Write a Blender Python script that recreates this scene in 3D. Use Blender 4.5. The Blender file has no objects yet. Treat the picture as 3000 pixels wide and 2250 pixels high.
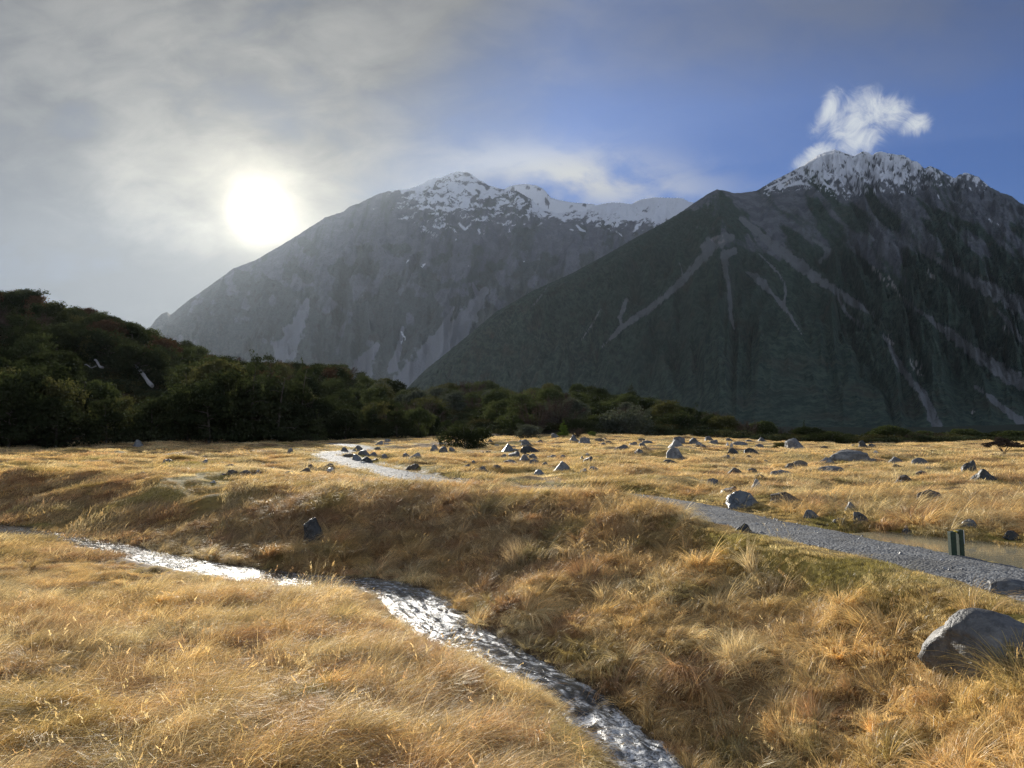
import bpy, bmesh, math, random
import numpy as np
from mathutils import Vector, Matrix, noise as mn

# ------------------------------------------------------------------ scene, camera
S = bpy.context.scene
COL = S.collection
PI = math.pi
F, YH = 2253.0, 1230.0                 # focal length and horizon row of the 3000 x 2250 photograph
EZ = 1.6                               # eye height over the meadow
PITCH = math.atan((YH - 1125.0) / F)
cd = bpy.data.cameras.new('camera'); cam = bpy.data.objects.new('camera', cd); COL.objects.link(cam)
cam.location = (0, 0, EZ); cam.rotation_euler = (PI / 2 + PITCH, 0, 0)
cd.sensor_width = 36.0; cd.lens = 36.0 * F / 3000.0; cd.clip_start = 0.1; cd.clip_end = 30000.0
S.camera = cam


def ray(px, py):
    """level direction of a photograph point: (x/y, z/y)"""
    a, b = (px - 1500.0) / F, (1125.0 - py) / F
    c, s = math.cos(PITCH), math.sin(PITCH)
    fy = c - b * s
    return a / fy, (s + b * c) / fy


def project(x, y, z):
    c, s = math.cos(PITCH), math.sin(PITCH)
    z = z - EZ
    d = y * c + z * s
    return 1500.0 + F * x / d, 1125.0 - F * (-y * s + z * c) / d


su, sv = ray(757, 622)
SUN = Vector((su, 1.0, sv)).normalized()
SUN_EL = math.asin(SUN.z); SUN_AZ = math.atan2(SUN.x, SUN.y)

# ------------------------------------------------------------------ node helpers


class Nodes:
    def __init__(self, tree):
        self.t = tree; self.n = tree.nodes; self.l = tree.links

    def new(self, kind, **kw):
        n = self.n.new(kind)
        for k, v in kw.items():
            setattr(n, k, v)
        return n

    def put(self, sock, v):
        if v is None:
            return
        if hasattr(v, 'is_linked') or isinstance(v, bpy.types.NodeSocket):
            self.l.new(v, sock)
        else:
            sock.default_value = v

    def m(self, op, a, b=None, c=None, clamp=False):
        n = self.new('ShaderNodeMath', operation=op, use_clamp=clamp)
        self.put(n.inputs[0], a); self.put(n.inputs[1], b); self.put(n.inputs[2], c)
        return n.outputs[0]

    def vm(self, op, a, b=None, out=0):
        n = self.new('ShaderNodeVectorMath', operation=op)
        self.put(n.inputs[0], a); self.put(n.inputs[1], b)
        return n.outputs[out]

    def scale(self, v, s):
        n = self.new('ShaderNodeVectorMath', operation='SCALE')
        self.put(n.inputs[0], v); self.put(n.inputs['Scale'], s)
        return n.outputs[0]

    def ss(self, v, a, b, lo=0.0, hi=1.0):
        n = self.new('ShaderNodeMapRange', interpolation_type='SMOOTHSTEP')
        self.put(n.inputs['Value'], v); n.inputs['From Min'].default_value = a; n.inputs['From Max'].default_value = b
        n.inputs['To Min'].default_value = lo; n.inputs['To Max'].default_value = hi
        return n.outputs[0]

    def mix(self, f, a, b, blend='MIX'):
        n = self.new('ShaderNodeMix', data_type='RGBA', blend_type=blend)
        self.put(n.inputs[0], f)
        for sck, v in ((n.inputs[6], a), (n.inputs[7], b)):
            self.put(sck, (*v, 1.0) if isinstance(v, tuple) and len(v) == 3 else v)
        return n.outputs[2]

    def noise(self, vec, scale, detail=4.0, rough=0.55, dist=0.0, out=0):
        n = self.new('ShaderNodeTexNoise')
        self.put(n.inputs['Vector'], vec); n.inputs['Scale'].default_value = scale
        n.inputs['Detail'].default_value = detail; n.inputs['Roughness'].default_value = rough
        n.inputs['Distortion'].default_value = dist
        return n.outputs[out]

    def comb(self, x, y, z):
        n = self.new('ShaderNodeCombineXYZ')
        self.put(n.inputs[0], x); self.put(n.inputs[1], y); self.put(n.inputs[2], z)
        return n.outputs[0]

    def attr(self, name, out='Fac', kind='GEOMETRY'):
        n = self.new('ShaderNodeAttribute', attribute_name=name, attribute_type=kind)
        return n.outputs[out]

    def bump(self, h, strength, dist):
        n = self.new('ShaderNodeBump'); self.put(n.inputs['Height'], h)
        n.inputs['Strength'].default_value = strength; n.inputs['Distance'].default_value = dist
        return n.outputs[0]


def material(name):
    m = bpy.data.materials.new(name); m.use_nodes = True
    m.node_tree.nodes.clear()
    N = Nodes(m.node_tree)
    out = N.new('ShaderNodeOutputMaterial')
    return m, N, out


def principled(N, out, color, rough, normal=None, spec=0.5):
    p = N.new('ShaderNodeBsdfPrincipled')
    N.put(p.inputs['Base Color'], (*color, 1.0) if isinstance(color, tuple) else color)
    N.put(p.inputs['Roughness'], rough); p.inputs['Specular IOR Level'].default_value = spec
    if normal is not None:
        N.l.new(normal, p.inputs['Normal'])
    N.l.new(p.outputs[0], out.inputs['Surface'])
    return p


# ------------------------------------------------------------------ world: sky and clouds
world = bpy.data.worlds.new('World'); S.world = world; world.use_nodes = True
world.node_tree.nodes.clear()
N = Nodes(world.node_tree)
wout = N.new('ShaderNodeOutputWorld'); bg = N.new('ShaderNodeBackground'); N.l.new(bg.outputs[0], wout.inputs[0])
bg.inputs['Strength'].default_value = 0.1
sky = N.new('ShaderNodeTexSky', sky_type='NISHITA', sun_disc=False)
sky.sun_elevation = SUN_EL; sky.sun_rotation = SUN_AZ
sky.air_density = 1.0; sky.dust_density = 0.4; sky.ozone_density = 2.0
D = N.new('ShaderNodeTexCoord').outputs['Generated']
sep = N.new('ShaderNodeSeparateXYZ'); N.l.new(D, sep.inputs[0])
yy = N.m('MAXIMUM', sep.outputs[1], 0.18)
U = N.m('DIVIDE', sep.outputs[0], yy); V = N.m('DIVIDE', sep.outputs[2], yy)


def blob(u0, v0, su_, sv_, rot=0.0):
    """soft elliptical cloud region round a direction"""
    c, s = math.cos(rot), math.sin(rot)
    du = N.m('SUBTRACT', U, u0); dv = N.m('SUBTRACT', V, v0)
    a = N.m('ADD', N.m('MULTIPLY', du, c / su_), N.m('MULTIPLY', dv, s / su_))
    b = N.m('ADD', N.m('MULTIPLY', du, -s / sv_), N.m('MULTIPLY', dv, c / sv_))
    r2 = N.m('ADD', N.m('MULTIPLY', a, a), N.m('MULTIPLY', b, b))
    return N.m('EXPONENT', N.m('MULTIPLY', r2, -1.0))


def sd(px, py):
    return ray(px, py)


uv = N.comb(U, V, 0.0)
rotm = N.new('ShaderNodeMapping'); N.l.new(uv, rotm.inputs[0])
rotm.inputs['Rotation'].default_value = (0, 0, math.radians(-35)); rotm.inputs['Scale'].default_value = (1.0, 1.9, 1.0)
n_big = N.noise(rotm.outputs[0], 2.4, 4, 0.48, 0.25)
n_mid = N.noise(rotm.outputs[0], 8.5, 6, 0.55, 0.35)
nb = N.m('SUBTRACT', n_big, 0.5); nm = N.m('SUBTRACT', n_mid, 0.5)
cosang = N.vm('DOT_PRODUCT', D, tuple(SUN), out=1)
ang = N.m('MULTIPLY', N.m('ARCCOSINE', N.m('MINIMUM', cosang, 1.0)), 180.0 / PI)

left = N.ss(N.m('ADD', U, N.m('MULTIPLY', N.m('SUBTRACT', V, 0.3), -0.45)), 0.20, -0.30)
top = N.ss(N.m('ADD', V, N.m('MULTIPLY', U, -0.06)), 0.33, 0.52, 0.0, 0.42)
veil = N.m('MAXIMUM', left, top)
veil = N.m('ADD', veil, N.m('MULTIPLY', nb, 0.9))
veil = N.m('ADD', veil, N.m('MULTIPLY', nm, 0.22))
u, v = sd(1720, 520); ridge_cloud = blob(u, v, 0.15, 0.038, -0.12)
rc = N.m('MULTIPLY', ridge_cloud, N.ss(n_mid, 0.30, 0.62), clamp=True)
veil = N.m('MAXIMUM', veil, 0.06); veil = N.m('MINIMUM', veil, 0.95)
blue = N.mix(1.0, sky.outputs[0], (0.135, 0.24, 0.49), 'MULTIPLY')
u_, v_ = sd(330, 930)
bank_ = N.m('MULTIPLY', blob(u_, v_, 0.42, 0.085, 0.12), 0.24)
u_, v_ = sd(-60, 640)
bank_ = N.m('ADD', bank_, N.m('MULTIPLY', blob(u_, v_, 0.16, 0.10, 0.0), 0.22))
base_dark = N.ss(N.m('SUBTRACT', N.m('ADD', n_big, N.m('MULTIPLY', nm, 0.55)), bank_), 0.27, 0.72)
grey = N.mix(base_dark, (0.17, 0.22, 0.32), (0.62, 0.66, 0.73))
skyc = N.mix(veil, blue, grey)
# thin cloud hugging the far ridge
skyc = N.mix(N.m('MULTIPLY', rc, 0.85), skyc, (3.5, 3.5, 3.25))
# white wind-torn cloud over the right summit
parts = [(2500, 345, 0.052, 0.034, 0.5), (2425, 330, 0.016, 0.040, -0.55), (2520, 410, 0.040, 0.026, 0.6),
         (2390, 455, 0.036, 0.014, 0.55), (2680, 368, 0.026, 0.017, 0.3), (2600, 335, 0.035, 0.026, 0.0)]
tot = None
for (px, py, a, b, r) in parts:
    u, v = sd(px, py); q = blob(u, v, a, b, r)
    tot = q if tot is None else N.m('MAXIMUM', tot, q)
wisp = N.noise(uv, 24.0, 8, 0.66, 0.9)
cl = N.m('ADD', tot, N.m('MULTIPLY', N.m('SUBTRACT', wisp, 0.5), 1.9))
cl = N.m('MULTIPLY', N.ss(cl, 0.22, 1.15), N.ss(tot, 0.03, 0.5))
skyc = N.mix(N.m('MULTIPLY', cl, 0.86), skyc, (3.8, 4.0, 4.1))
# light scattered forward round the sun by the thin cloud, and the sun itself
g1 = N.m('MULTIPLY', N.m('EXPONENT', N.m('MULTIPLY', ang, -1.0 / 9.0)), 3.6)
g1 = N.m('MULTIPLY', g1, N.m('ADD', 0.45, N.m('MULTIPLY', base_dark, 0.9)))
disc = N.m('MULTIPLY', N.m('EXPONENT', N.m('MULTIPLY', N.m('MULTIPLY', ang, ang), -1.0 / 1.15)), 42.0)
disc = N.m('ADD', disc, N.m('MULTIPLY', N.m('EXPONENT', N.m('MULTIPLY', ang, -1.0 / 1.5)), 6.0))
glow = N.scale(N.comb(1.0, 0.90, 0.66), N.m('ADD', g1, disc))
skyc = N.vm('ADD', skyc, glow)
# unseen sky behind the viewer, brightened to add fill on bank and mountains
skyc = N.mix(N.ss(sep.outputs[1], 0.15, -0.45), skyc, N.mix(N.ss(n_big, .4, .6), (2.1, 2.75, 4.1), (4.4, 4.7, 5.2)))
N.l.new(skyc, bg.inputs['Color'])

# ------------------------------------------------------------------ sun, exposure, render settings
sl = bpy.data.lights.new('sun', 'SUN'); so = bpy.data.objects.new('sun', sl); COL.objects.link(so)
sl.energy = 5.0; sl.angle = math.radians(0.6); sl.color = (1.0, 0.94, 0.84)
so.rotation_euler = SUN.to_track_quat('Z', 'Y').to_euler(); so.location = (-30, 90, 60)
S.view_settings.view_transform = 'Standard'; S.view_settings.look = 'None'
S.view_settings.exposure = 0.80; S.view_settings.gamma = 1.0
S.render.engine = 'CYCLES'
cy = S.cycles
cy.max_bounces = 5; cy.diffuse_bounces = 2; cy.glossy_bounces = 2; cy.transmission_bounces = 3
cy.transparent_max_bounces = 6; cy.volume_bounces = 0
cy.sample_clamp_indirect = 4.0; cy.sample_clamp_direct = 12.0
cy.use_denoising = True
try:
    cy.denoising_prefilter = 'NONE'; cy.denoiser = 'OPENIMAGEDENOISE'; cy.denoising_input_passes = 'RGB_ALBEDO_NORMAL'
except Exception:
    pass

HAZE_DENSITY, HAZE_G = 2.3e-5, 0.50

# ------------------------------------------------------------------ numeric noise
_rng = np.random.RandomState(7)
_perm = _rng.permutation(256); _perm = np.concatenate([_perm, _perm])
_ga = _rng.rand(256) * 2 * PI; _gx, _gy = np.cos(_ga), np.sin(_ga)


def perlin(x, y, seed=0):
    x = np.asarray(x, float) + seed * 17.31; y = np.asarray(y, float) + seed * 9.77
    xi, yi = np.floor(x).astype(int), np.floor(y).astype(int)
    xf, yf = x - xi, y - yi
    xi &= 255; yi &= 255
    w = xf * xf * xf * (xf * (xf * 6 - 15) + 10); h = yf * yf * yf * (yf * (yf * 6 - 15) + 10)

    def g(a, b, dx, dy):
        k = _perm[_perm[a & 255] + (b & 255)]
        return _gx[k] * dx + _gy[k] * dy
    n00 = g(xi, yi, xf, yf); n10 = g(xi + 1, yi, xf - 1, yf)
    n01 = g(xi, yi + 1, xf, yf - 1); n11 = g(xi + 1, yi + 1, xf - 1, yf - 1)
    return ((n00 * (1 - w) + n10 * w) * (1 - h) + (n01 * (1 - w) + n11 * w) * h) * 1.5


def fbm(x, y, o=4, seed=0, gain=0.5):
    r, a, f = 0.0, 1.0, 1.0
    for i in range(o):
        r = r + a * perlin(x * f, y * f, seed + i * 3); a *= gain; f *= 2.03
    return r


def ridged(x, y, o=4, seed=0, gain=0.5):
    r, a, f = 0.0, 1.0, 1.0
    for i in range(o):
        r = r + a * (1 - 2 * np.abs(perlin(x * f, y * f, seed + i * 5))); a *= gain; f *= 2.07
    return r


def sst(a, b, x):
    t = np.clip((x - a) / (b - a), 0, 1)
    return t * t * (3 - 2 * t)


# ------------------------------------------------------------------ lines of the land (metres; x right, y away from the eye)


def smooth_line(pts, n=8):
    P = np.array(pts, float); out = []
    Q = np.vstack([2 * P[0] - P[1], P, 2 * P[-1] - P[-2]])
    for i in range(1, len(Q) - 2):
        for k in range(n):
            t = k / n
            a, b, c, d = Q[i - 1], Q[i], Q[i + 1], Q[i + 2]
            out.append(0.5 * (2 * b + (c - a) * t + (2 * a - 5 * b + 4 * c - d) * t * t + (3 * b - a - 3 * c + d) * t ** 3))
    out.append(P[-1])
    return np.array(out)


def on_drop(px, py, h):
    u, v = ray(px, py)
    y = -h / v
    return u * y, y


# stream: (px, py, eye-to-water drop, half width, far bank width)
_st = [(-420, 1512, 2.32, .50, 3.4), (-150, 1537, 2.36, .55, 3.4), (90, 1563, 2.40, .55, 3.4), (300, 1600, 2.44, .46, 3.3), (450, 1635, 2.47, .46, 3.3),
       (700, 1682, 2.5, .52, 3.3), (900, 1704, 2.52, .52, 3.3), (1080, 1716, 2.54, .52, 3.4), (1190, 1748, 2.58, .54, 3.8),
       (1250, 1805, 2.62, .54, 4.2), (1350, 1872, 2.64, .52, 5.2), (1490, 1952, 2.68, .46, 5.4), (1610, 2010, 2.72, .40, 5.0),
       (1715, 2078, 2.80, .36, 4.7), (1772, 2150, 2.86, .36, 4.2), (1838, 2212, 2.9, .40, 3.6), (1915, 2290, 2.95, .42, 3.0)]
STP = []
for (px, py, h, hw, bw) in _st:
    x, y = on_drop(px, py, h); STP.append((x, y, EZ - h, hw, bw))
STP += [(1.42, 5.2, -1.42, .42, 2.2), (1.52, 4.3, -1.45, .45, 1.6), (1.6, 3.0, -1.5, .5, .9), (1.3, 1.0, -1.55, .5, 1.0), (1.2, -3.0, -1.6, .5, 1.0)]
STREAM = smooth_line([(x, y, z, w * .80, b) for (x, y, z, w, b) in STP], 6)
PATHP = [(5.6, 1.5), (5.35, 4.5), (5.05, 7.0), (4.8, 8.5), (4.35, 9.9), (3.9, 11.3), (3.5, 12.7), (2.96, 14.6), (1.9, 16.4), (.4, 17.6),
         (-1.7, 19.6), (-4.1, 24.1), (-6.5, 29.5), (-7.9, 33.0), (-8.2, 37.0), (-8.3, 41.5), (-8.9, 46), (-12.0, 52)]
PATH = smooth_line(PATHP, 6)
POND = smooth_line([(4.95, 11.0, .25), (5.35, 10.0, .6), (5.95, 9.15, .62), (6.6, 8.45, .62), (7.4, 7.7, .7), (8.4, 6.9, .5)], 5)
PATH_HW = 0.74


def near_line(X, Y, L):
    """distance to a line, side (+ left of its direction), interpolated columns"""
    X = X.ravel(); Y = Y.ravel()
    best = np.full(X.shape, 1e9); side = np.zeros(X.shape); ex = np.zeros((X.size, L.shape[1] - 2)) if L.shape[1] > 2 else None
    for i in range(len(L) - 1):
        a, b = L[i], L[i + 1]
        dx, dy = b[0] - a[0], b[1] - a[1]; q = dx * dx + dy * dy
        if q < 1e-12:
            continue
        t = np.clip(((X - a[0]) * dx + (Y - a[1]) * dy) / q, 0, 1)
        d = np.hypot(X - a[0] - t * dx, Y - a[1] - t * dy)
        m = d < best
        best[m] = d[m]; side[m] = np.sign(dx * (Y - a[1]) - dy * (X - a[0]))[m]
        if ex is not None:
            ex[m] = (a[None, 2:] + t[:, None] * (b - a)[None, 2:])[m]
    return best, side, ex


# forest hills: photograph columns -> skyline of the trees (px row), row of the meadow edge, crest distance
_sky = np.array([(-400, 800), (-150, 800), (0, 850), (60, 838), (100, 856), (180, 892), (250, 900), (330, 915), (400, 950), (480, 980), (590, 1012), (690, 1050),
                 (760, 1050), (830, 1052), (890, 1060), (1000, 1062), (1090, 1088), (1180, 1120), (1240, 1140), (1322, 1113), (1430, 1108), (1528, 1136),
                 (1620, 1121), (1700, 1118), (1800, 1140), (1880, 1158), (1940, 1160), (1994, 1190), (2050, 1190), (2135, 1211), (2271, 1226),
                 (2384, 1250), (2452, 1266), (2600, 1276), (2791, 1262), (2945, 1258), (3000, 1256), (3400, 1240)], float)
_edge = np.array([(-400, 1325), (0, 1315), (200, 1310), (400, 1306), (600, 1302), (800, 1297), (900, 1291), (1000, 1287), (1180, 1284), (1300, 1281), (1500, 1278),
                  (1800, 1276), (2000, 1276), (2200, 1280), (2400, 1286), (2600, 1284), (2750, 1283), (2900, 1285), (3000, 1288), (3400, 1290)], float)
_dist = np.array([(-400, 120), (0, 128), (400, 122), (690, 112), (850, 120), (1000, 150), (1240, 150), (1430, 140), (1700, 135), (2000, 130), (2271, 120), (2450, 100), (3400, 100)], float)


def hill_cols(X, Y):
    px = 1500.0 + F * X / np.maximum(Y, 1.0)
    return px


def hills(X, Y):
    px = np.clip(hill_cols(X, Y), -400, 3400)
    ysk = np.interp(px, _sky[:, 0], _sky[:, 1]); ye = np.interp(px, _edge[:, 0], _edge[:, 1]); Dc = np.interp(px, _dist[:, 0], _dist[:, 1])
    De = np.minimum(1.5 * F / (ye - YH), 72.0) + 1.5
    th = np.interp(px, [0, 700, 1000, 2000, 2450], [3.0, 3.2, 3.0, 2.6, 1.6])       # typical tree on the crest
    zc = np.maximum(EZ + (YH - ysk) / F * Dc - th, 0.1)
    q = np.clip((Y - De) / (Dc - De), 0, 1)
    q = 0.35 * q + 0.65 * sst(-0.1, 1.1, q) ** 1.05 - 0.65 * sst(-0.1, 1.1, 0.0) ** 1.05
    back = 1 - sst(0, 1, (Y - Dc - 10) / 260.0)
    return np.where(Y > 5, (zc - 0.1) * q * back, 0.0), De


HUM = 1.0


def ground(X, Y, detail=True):
    X = np.asarray(X, float); Y = np.asarray(Y, float); shp = X.shape
    X = X.ravel(); Y = Y.ravel()
    R = np.hypot(X, Y)
    zf = np.full(X.shape, EZ - 1.5)
    zf -= 0.36 * sst(8.5, 4.0, Y) * sst(0.0, 3.0, X + 2)                      # land falls off toward the eye on the right
    zf += 0.16 * fbm(X / 11, Y / 11, 2, 3) * sst(14, 26, R)
    zf += 0.5 * np.exp(-(((X - 17.5) / 7.5) ** 2 + ((Y - 36) / 7) ** 2))      # pale dune on the right
    zf += 0.05 * np.exp(-(((X - 1.0) / 3.0) ** 2 + ((Y - 14.0) / 1.0) ** 2))  # crest of the bank hides the path behind it
    zf += 0.02 * np.exp(-(((X + 3.0) / 1.9) ** 2 + ((Y - 14.6) / .8) ** 2))
    pxx = hill_cols(X, Y)
    zf -= 0.34 * sst(18, 38, Y) * sst(1950, 2350, pxx) + 0.12 * sst(20, 36, Y)
    zf += 0.05 * np.exp(-(((X - 2.5) / 1.3) ** 2 + ((Y - 12.6) / 1.0) ** 2))
    zn = EZ - (1.90 + 0.052 * np.clip(Y, 0, 14.5))
    hz, De = hills(X, Y)
    near = R < 60
    z = zf.copy()
    hum = np.ones(X.shape) * 0.55
    ds = np.full(X.shape, 99.0)
    if near.any():
        x, y = X[near], Y[near]
        d, sd_, ex = near_line(x, y, STREAM)
        wz, hw, bw = ex[:, 0], ex[:, 1], ex[:, 2]
        left_ = sd_ > 0                                                     # beyond the stream
        q = np.clip((d - hw) / bw, 0, 1)
        lin = sst(3.8, 5.0, bw)
        qf = (1 - lin) * (0.25 * q + 0.75 * sst(0.1, 1, q)) + lin * (0.14 * (1 - (1 - q) ** 8) + 0.86 * q ** 1.15)
        zfar = (wz + 0.02) + (zf[near] - wz - 0.02) * qf
        qn = np.clip((d - hw) / 1.3, 0, 1)
        znear = (wz + 0.03) + (np.maximum(zn[near], wz + .05) - wz - 0.03) * (1 - (1 - qn) ** 2.0)
        zz = np.where(left_, zfar, znear)
        bed = wz - 0.28 * (1 - (d / np.maximum(hw, .05)) ** 2)
        zz = np.where(d < hw, np.minimum(bed, wz - .0), zz)
        h_ = np.where(left_, 0.85 - 0.30 * sst(0.6, 1.2, (d - hw) / bw), 0.75 - 0.55 * sst(-5.0, -7.5, x)) * sst(0.0, 0.5, d - hw)
        dp, _, _ = near_line(x, y, PATH)
        pm = 1 - sst(PATH_HW + .05, PATH_HW + .75, dp)
        zz = zz * (1 - pm) + (EZ - 1.585 + 0.1 * fbm(x / 11, y / 11, 2, 3) * sst(14, 26, y)) * pm
        h_ = h_ * (1 - pm) + 0.0 * pm
        zz = zz + 0.05 * np.exp(-((dp - PATH_HW - .32) / .2) ** 2) * (1 - sst(30, 45, y))
        do, _, exo = near_line(x, y, POND)
        om = 1 - sst(exo[:, 0] - .1, exo[:, 0] + .5, do)
        zz = np.where(dp > PATH_HW - .1, zz * (1 - om) + (EZ - 1.74) * om, zz)
        h_ = h_ * (1 - om)
        z[near] = zz; hum[near] = h_; ds[near] = d - hw
    if detail:
        b = np.abs(perlin(X / 0.75, Y / 0.62, 4)) * 0.20 + np.abs(perlin(X / 0.36, Y / 0.3, 9)) * 0.12 + 0.12 * perlin(X / 1.9, Y / 1.7, 14)
        b2 = 0.30 * fbm(X / 2.6, Y / 2.2, 3, 21)
        z = z + hum * np.where(R < 18, b - 0.10, 0) * (1 - sst(12, 18, R)) + hum * b2 * sst(10, 18, R)
        z = z + hum * 0.10 * np.abs(perlin(X / 1.1, Y / 1.0, 4)) * sst(12, 20, R)
    z = z + hz
    px_ = hill_cols(X, Y)
    z = z - 11.0 * sst(1.5, 130.0, Y - De) * sst(1950, 2300, px_) * (Y > 5)
    far = sst(60, 140, R)
    z = z + far * (0.5 * fbm(X / 14, Y / 14, 3, 31) * (hz > 0.3) + 0.1 * fbm(X / 40, Y / 40, 2, 33))
    z = np.where(R > 400, np.maximum(z * (1 - sst(400, 700, R)), -11.0), z)
    return z.reshape(shp)


def march(px, py, y0=2.5, y1=240.0):
    """first point of the land seen through a photograph point"""
    u, v = ray(px, py)
    ys = np.exp(np.linspace(math.log(y0), math.log(y1), 700))
    g = ground(u * ys, ys)
    h = (EZ + v * ys) - g
    k = np.argmax(h < 0)
    if h[k] >= 0:
        k = len(ys) - 1
    if k > 0:
        t = h[k - 1] / (h[k - 1] - h[k] + 1e-9); y = ys[k - 1] + (ys[k] - ys[k - 1]) * t
    else:
        y = ys[k]
    return u * y, y, float(ground(np.array([u * y]), np.array([y]))[0])


# ------------------------------------------------------------------ mesh helpers


def mesh_np(name, V_, faces, smooth=True):
    me = bpy.data.meshes.new(name)
    V_ = np.asarray(V_, np.float32); faces = np.asarray(faces, np.int32)
    k = faces.shape[1]
    me.vertices.add(len(V_)); me.vertices.foreach_set('co', V_.ravel())
    me.loops.add(faces.size); me.loops.foreach_set('vertex_index', faces.ravel())
    me.polygons.add(len(faces))
    me.polygons.foreach_set('loop_start', np.arange(0, faces.size, k, dtype=np.int32))
    me.polygons.foreach_set('loop_total', np.full(len(faces), k, np.int32))
    me.update(calc_edges=True); me.validate()
    me.polygons.foreach_set('use_smooth', np.full(len(me.polygons), smooth))
    return me


def grid_faces(nr, nc, wrap=False):
    i = np.arange(nr - 1)[:, None]; j = np.arange(nc if wrap else nc - 1)[None, :]
    j2 = (j + 1) % nc
    return np.stack([i * nc + j, i * nc + j2, (i + 1) * nc + j2, (i + 1) * nc + j], -1).reshape(-1, 4)


def add_attr(me, name, vals, kind='FLOAT'):
    a = me.attributes.new(name, kind, 'POINT')
    vals = np.asarray(vals, np.float32)
    a.data.foreach_set('color' if kind == 'FLOAT_COLOR' else ('vector' if kind == 'FLOAT_VECTOR' else 'value'), vals.ravel())


def link(name, me, mat=None, parent=None):
    o = bpy.data.objects.new(name, me); COL.objects.link(o)
    if mat is not None:
        me.materials.clear(); me.materials.append(mat)
    if parent is not None:
        o.parent = parent
    return o


def tag(o, label=None, cat=None, group=None, kind=None):
    for k, v in (('label', label), ('category', cat), ('group', group), ('kind', kind)):
        if v:
            o[k] = v
    return o


def empty(name, loc=(0, 0, 0)):
    o = bpy.data.objects.new(name, None); COL.objects.link(o); o.location = loc; o.empty_display_size = 0.3
    return o

# ------------------------------------------------------------------ ground sheet
th_f = np.radians(np.arange(-44, 44.01, 0.16)); th_c = np.radians(np.arange(48, 312.1, 4.0))
TH = np.concatenate([th_f, th_c])                       # angle from +y, clockwise
RR = np.concatenate([[0.02], np.geomspace(0.4, 26, 430), np.geomspace(26.3, 260, 200), np.geomspace(270, 5000, 46)])
GX = np.sin(TH)[None, :] * RR[:, None]; GY = np.cos(TH)[None, :] * RR[:, None]
GZ = ground(GX, GY)
gv = np.stack([GX, GY, GZ], -1).reshape(-1, 3)
me = mesh_np('ground', gv, grid_faces(len(RR), len(TH), True)[:, ::-1])
# what covers the soil: 0 straw, moss, wet earth, forest floor
gx, gy = GX.ravel(), GY.ravel(); gr = np.hypot(gx, gy)


def moss_at(x, y):
    """short yellow-green turf: along the path, the pond and in patches over the meadow"""
    dp, _, _ = near_line(x, y, PATH); do, _, exo = near_line(x, y, POND)
    m = np.maximum(np.exp(-((dp - PATH_HW - .25) / .40) ** 2), np.exp(-((do - exo[:, 0] - .4) / .6) ** 2))
    m = np.maximum(m, 0.85 * np.exp(-(((x - 5.6) / 1.7) ** 2 + ((y - 15.2) / 1.4) ** 2)))
    patch = sst(0.18, 0.5, fbm(x / 3.2, y / 4.2, 3, 51)) * sst(14, 22, np.hypot(x, y)) * 0.8
    return np.clip(np.maximum(m, patch), 0, 1)


mo = np.zeros(gx.shape); k = gr < 70
mo[k] = moss_at(gx[k], gy[k])
wet = np.zeros(gx.shape); k = gr < 40
d_, s_, e_ = near_line(gx[k], gy[k], STREAM); wet[k] = 1 - sst(-.05, .22, d_ - e_[:, 1])
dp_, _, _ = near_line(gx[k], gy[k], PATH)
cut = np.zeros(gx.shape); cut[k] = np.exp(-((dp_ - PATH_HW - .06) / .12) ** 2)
hz_, De_ = hills(gx, gy)
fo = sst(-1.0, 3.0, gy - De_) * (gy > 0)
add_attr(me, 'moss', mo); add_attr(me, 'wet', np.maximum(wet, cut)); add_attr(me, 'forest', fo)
m, N, out = material('ground')
P_ = N.new('ShaderNodeNewGeometry').outputs['Position']
n1 = N.noise(P_, 2.3, 6, 0.62); n2 = N.noise(P_, 11.0, 4, 0.6); n3 = N.noise(P_, 0.45, 4, 0.55)
straw = N.mix(N.ss(n1, 0.3, 0.7), (0.12, 0.072, 0.032), (0.27, 0.18, 0.082))
straw = N.mix(N.m('MULTIPLY', N.ss(n2, 0.4, 0.65), 0.5), straw, (0.13, 0.075, 0.03))
moss = N.mix(N.ss(n2, 0.3, 0.7), (0.15, 0.12, 0.03), (0.34, 0.27, 0.075))
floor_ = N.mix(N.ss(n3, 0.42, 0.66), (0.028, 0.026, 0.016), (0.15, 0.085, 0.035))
c = N.mix(N.attr('moss'), straw, moss)
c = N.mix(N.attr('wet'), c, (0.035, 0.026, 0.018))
dist_ = N.vm('LENGTH', P_, out=1)
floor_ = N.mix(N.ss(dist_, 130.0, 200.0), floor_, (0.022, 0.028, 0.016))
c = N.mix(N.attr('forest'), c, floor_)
rg = N.m('SUBTRACT', 0.95, N.m('MULTIPLY', N.attr('wet'), 0.3))
principled(N, out, c, rg, N.bump(N.m('ADD', n1, N.m('MULTIPLY', n2, 0.5)), 0.7, 0.08), 0.15)
tag(link('ground', me, m), kind='structure')

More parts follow.
